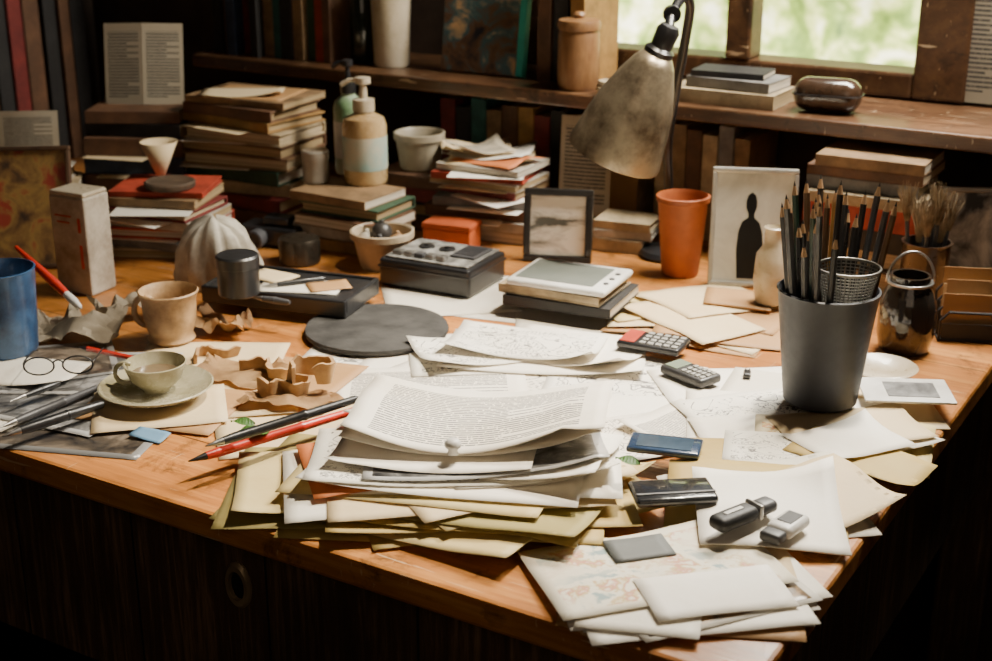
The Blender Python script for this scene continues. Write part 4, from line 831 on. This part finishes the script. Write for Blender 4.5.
for sx,w_ in((-1,.06),(1,.06)):
    bm=bmesh.new(); uvl=bm.loops.layers.uv.new('UVMap'); vs=[bm.verts.new(q) for q in ((-w_ ,0,0),(0,0,0),(0,0,.12),(-w_,0,.12))] if sx<0 else [bm.verts.new(q) for q in ((0,0,0),(w_,0,0),(w_,0,.12),(0,0,.12))]
    f=bm.faces.new(vs)
    for lp,q in zip(f.loops,((0,0),(1,0),(1,1),(0,1))): lp[uvl].uv=q
    bmesh.ops.solidify(bm,geom=[f],thickness=.003); mk('page_block',bm,TX2,(0,0,0),(0,0,rad(8*sx)),parent=e)
c,z=stack(0,0,0,[(.13,.1,.02,'brown'),(.13,.1,.022,'tan'),(.125,.1,.02,'cream'),(.12,.1,.018,'white')],rot=35,xy=(-1.61,1.36),base=DZ,group='books beside the white carton',jit=8)
flat('white_card',.085,.08,TX2,(c.x+.0,c.y,z+.003),(rad(-10),0,rad(36)),'white printed card propped on books')
simple('wicker_basket',[(0,0),(.022,0),(.026,.01),(.028,.03),(.026,.038),(.022,.04),(.022,.03),(.02,.01),(0,.008)],M('dark_wicker',(.09,.055,.03),.7),(-1.485,1.44,DZ+.0003),'small dark wicker basket among the books','basket')
p=on(88,289,.06,.04,-20,.14)
e=reg(E('white_carton',p,(0,0,rad(4))),'tall worn white cardboard carton with red print','carton')
bm=bmesh.new(); bx(bm,(.056,.045,.125),(0,0,.0625),.003); mk('carton_body',bm,M('worn_white_card',(.5,.44,.35),.6,c2=(.26,.21,.15),sc=26),parent=e)
bm=bmesh.new(); bx(bm,(.0545,.043,.006),(0,0,.1275),.0025); mk('lid_flap',bm,CER,parent=e)
bm=bmesh.new(); bx(bm,(.004,.0008,.03),(.018,-.0227,.05)); bx(bm,(.004,.0008,.018),(.018,-.0227,.09)); bx(bm,(.026,.0008,.002),(-.007,-.0227,.1)); bx(bm,(.02,.0008,.002),(-.007,-.0227,.092)); mk('printed_marks',bm,RED,parent=e)
pp=P(28,275)
pframe(0,0,.12,.16,.006,dkwv,picmat('old_map',[(.35,(.05,.03,.02)),(.46,(.2,.11,.04)),(.54,(.32,.2,.06)),(.62,(.3,.05,.03))],sc=22),36,14,'small framed picture in faded yellow and red',xyz=(pp.x-.02,pp.y+.02,DZ+.0005))
c,z=stack(0,0,0,[(.2,.14,.03,'black'),(.19,.14,.03,'brown'),(.19,.13,.03,'black'),(.18,.13,.025,'brown'),(.18,.13,.02,'grey')],rot=60,xy=(-1.80,1.36),base=DZ,group='dark books stacked at the wall',jit=4)
x=1.50
for q,cc in enumerate(['black','brown','black','maroon','brown','black','brown','black']):
    T=R.uniform(.02,.034); standbook(-1.95,x,DZ+.0003,R.uniform(.3,.42),.13,T,cc,f'tall {CN.get(cc,cc)} ledger standing against the wall','tall ledgers against the wall',rz=rad(90)); x+=T+.006
simple('dark_round_tin',[(0,0),(.026,0),(.028,.002),(.028,.03),(.026,.034),(.01,.036),(0,.036)],DM,(P(300,262).x,P(300,262).y,DZ+.0004),'round dark metal tin on the desk','tin')
# ================================================================ lights
def area(name,loc,target,size,en,col,sy=None):
    l=bpy.data.lights.new(name,'AREA'); l.energy=en; l.color=col; l.shape='RECTANGLE'; l.size=size; l.size_y=sy or size
    o=bpy.data.objects.new(name,l); COL.objects.link(o); o.location=loc; o.rotation_euler=(Vector(target)-Vector(loc)).to_track_quat('-Z','Y').to_euler(); return o
area('window_light',(-.38,1.82,1.66),(-.62,1.08,.75),.55,40,(1,.93,.80),.28)
area('room_fill',(.6,-.9,2.1),(-.8,1.4,.8),1.6,6,(1,.78,.56))
l=bpy.data.lights.new('added_pool_spot','SPOT'); l.energy=290; l.color=(1,.87,.68); l.spot_size=rad(39); l.spot_blend=1; l.shadow_soft_size=.05  # added spot without a fixture, pools light mid-desk and lets the edges fall off
o=bpy.data.objects.new('added_pool_spot',l); COL.objects.link(o); o.location=(-.38,1.6,2.35); o.rotation_euler=(Vector((-.71,1.12,.75))-o.location).to_track_quat('-Z','Y').to_euler()
l=bpy.data.lights.new('sun','SUN'); l.energy=18; l.angle=rad(1); l.color=(1,.95,.85); o=bpy.data.objects.new('sun',l); COL.objects.link(o); o.rotation_euler=Vector((.3,1,-.8)).to_track_quat('-Z','Y').to_euler()
wd_=bpy.data.worlds.new('World'); bpy.context.scene.world=wd_; wd_.use_nodes=True
bg=wd_.node_tree.nodes['Background']; st=wd_.node_tree.nodes.new('ShaderNodeTexSky'); st.sky_type='HOSEK_WILKIE'; st.sun_direction=(.2,-.7,.7); wd_.node_tree.links.new(st.outputs[0],bg.inputs[0]); bg.inputs[1].default_value=1.0
cd=bpy.data.cameras.new('camera'); cam=bpy.data.objects.new('camera',cd); COL.objects.link(cam); bpy.context.scene.camera=cam
cd.sensor_width=36; cd.lens=FP/992*36; cd.clip_start=.02; cam.location=CAM; cam.rotation_euler=Fv.to_track_quat('-Z','Y').to_euler()
cd.dof.use_dof=True; cd.dof.focus_distance=1.28; cd.dof.aperture_fstop=7.1
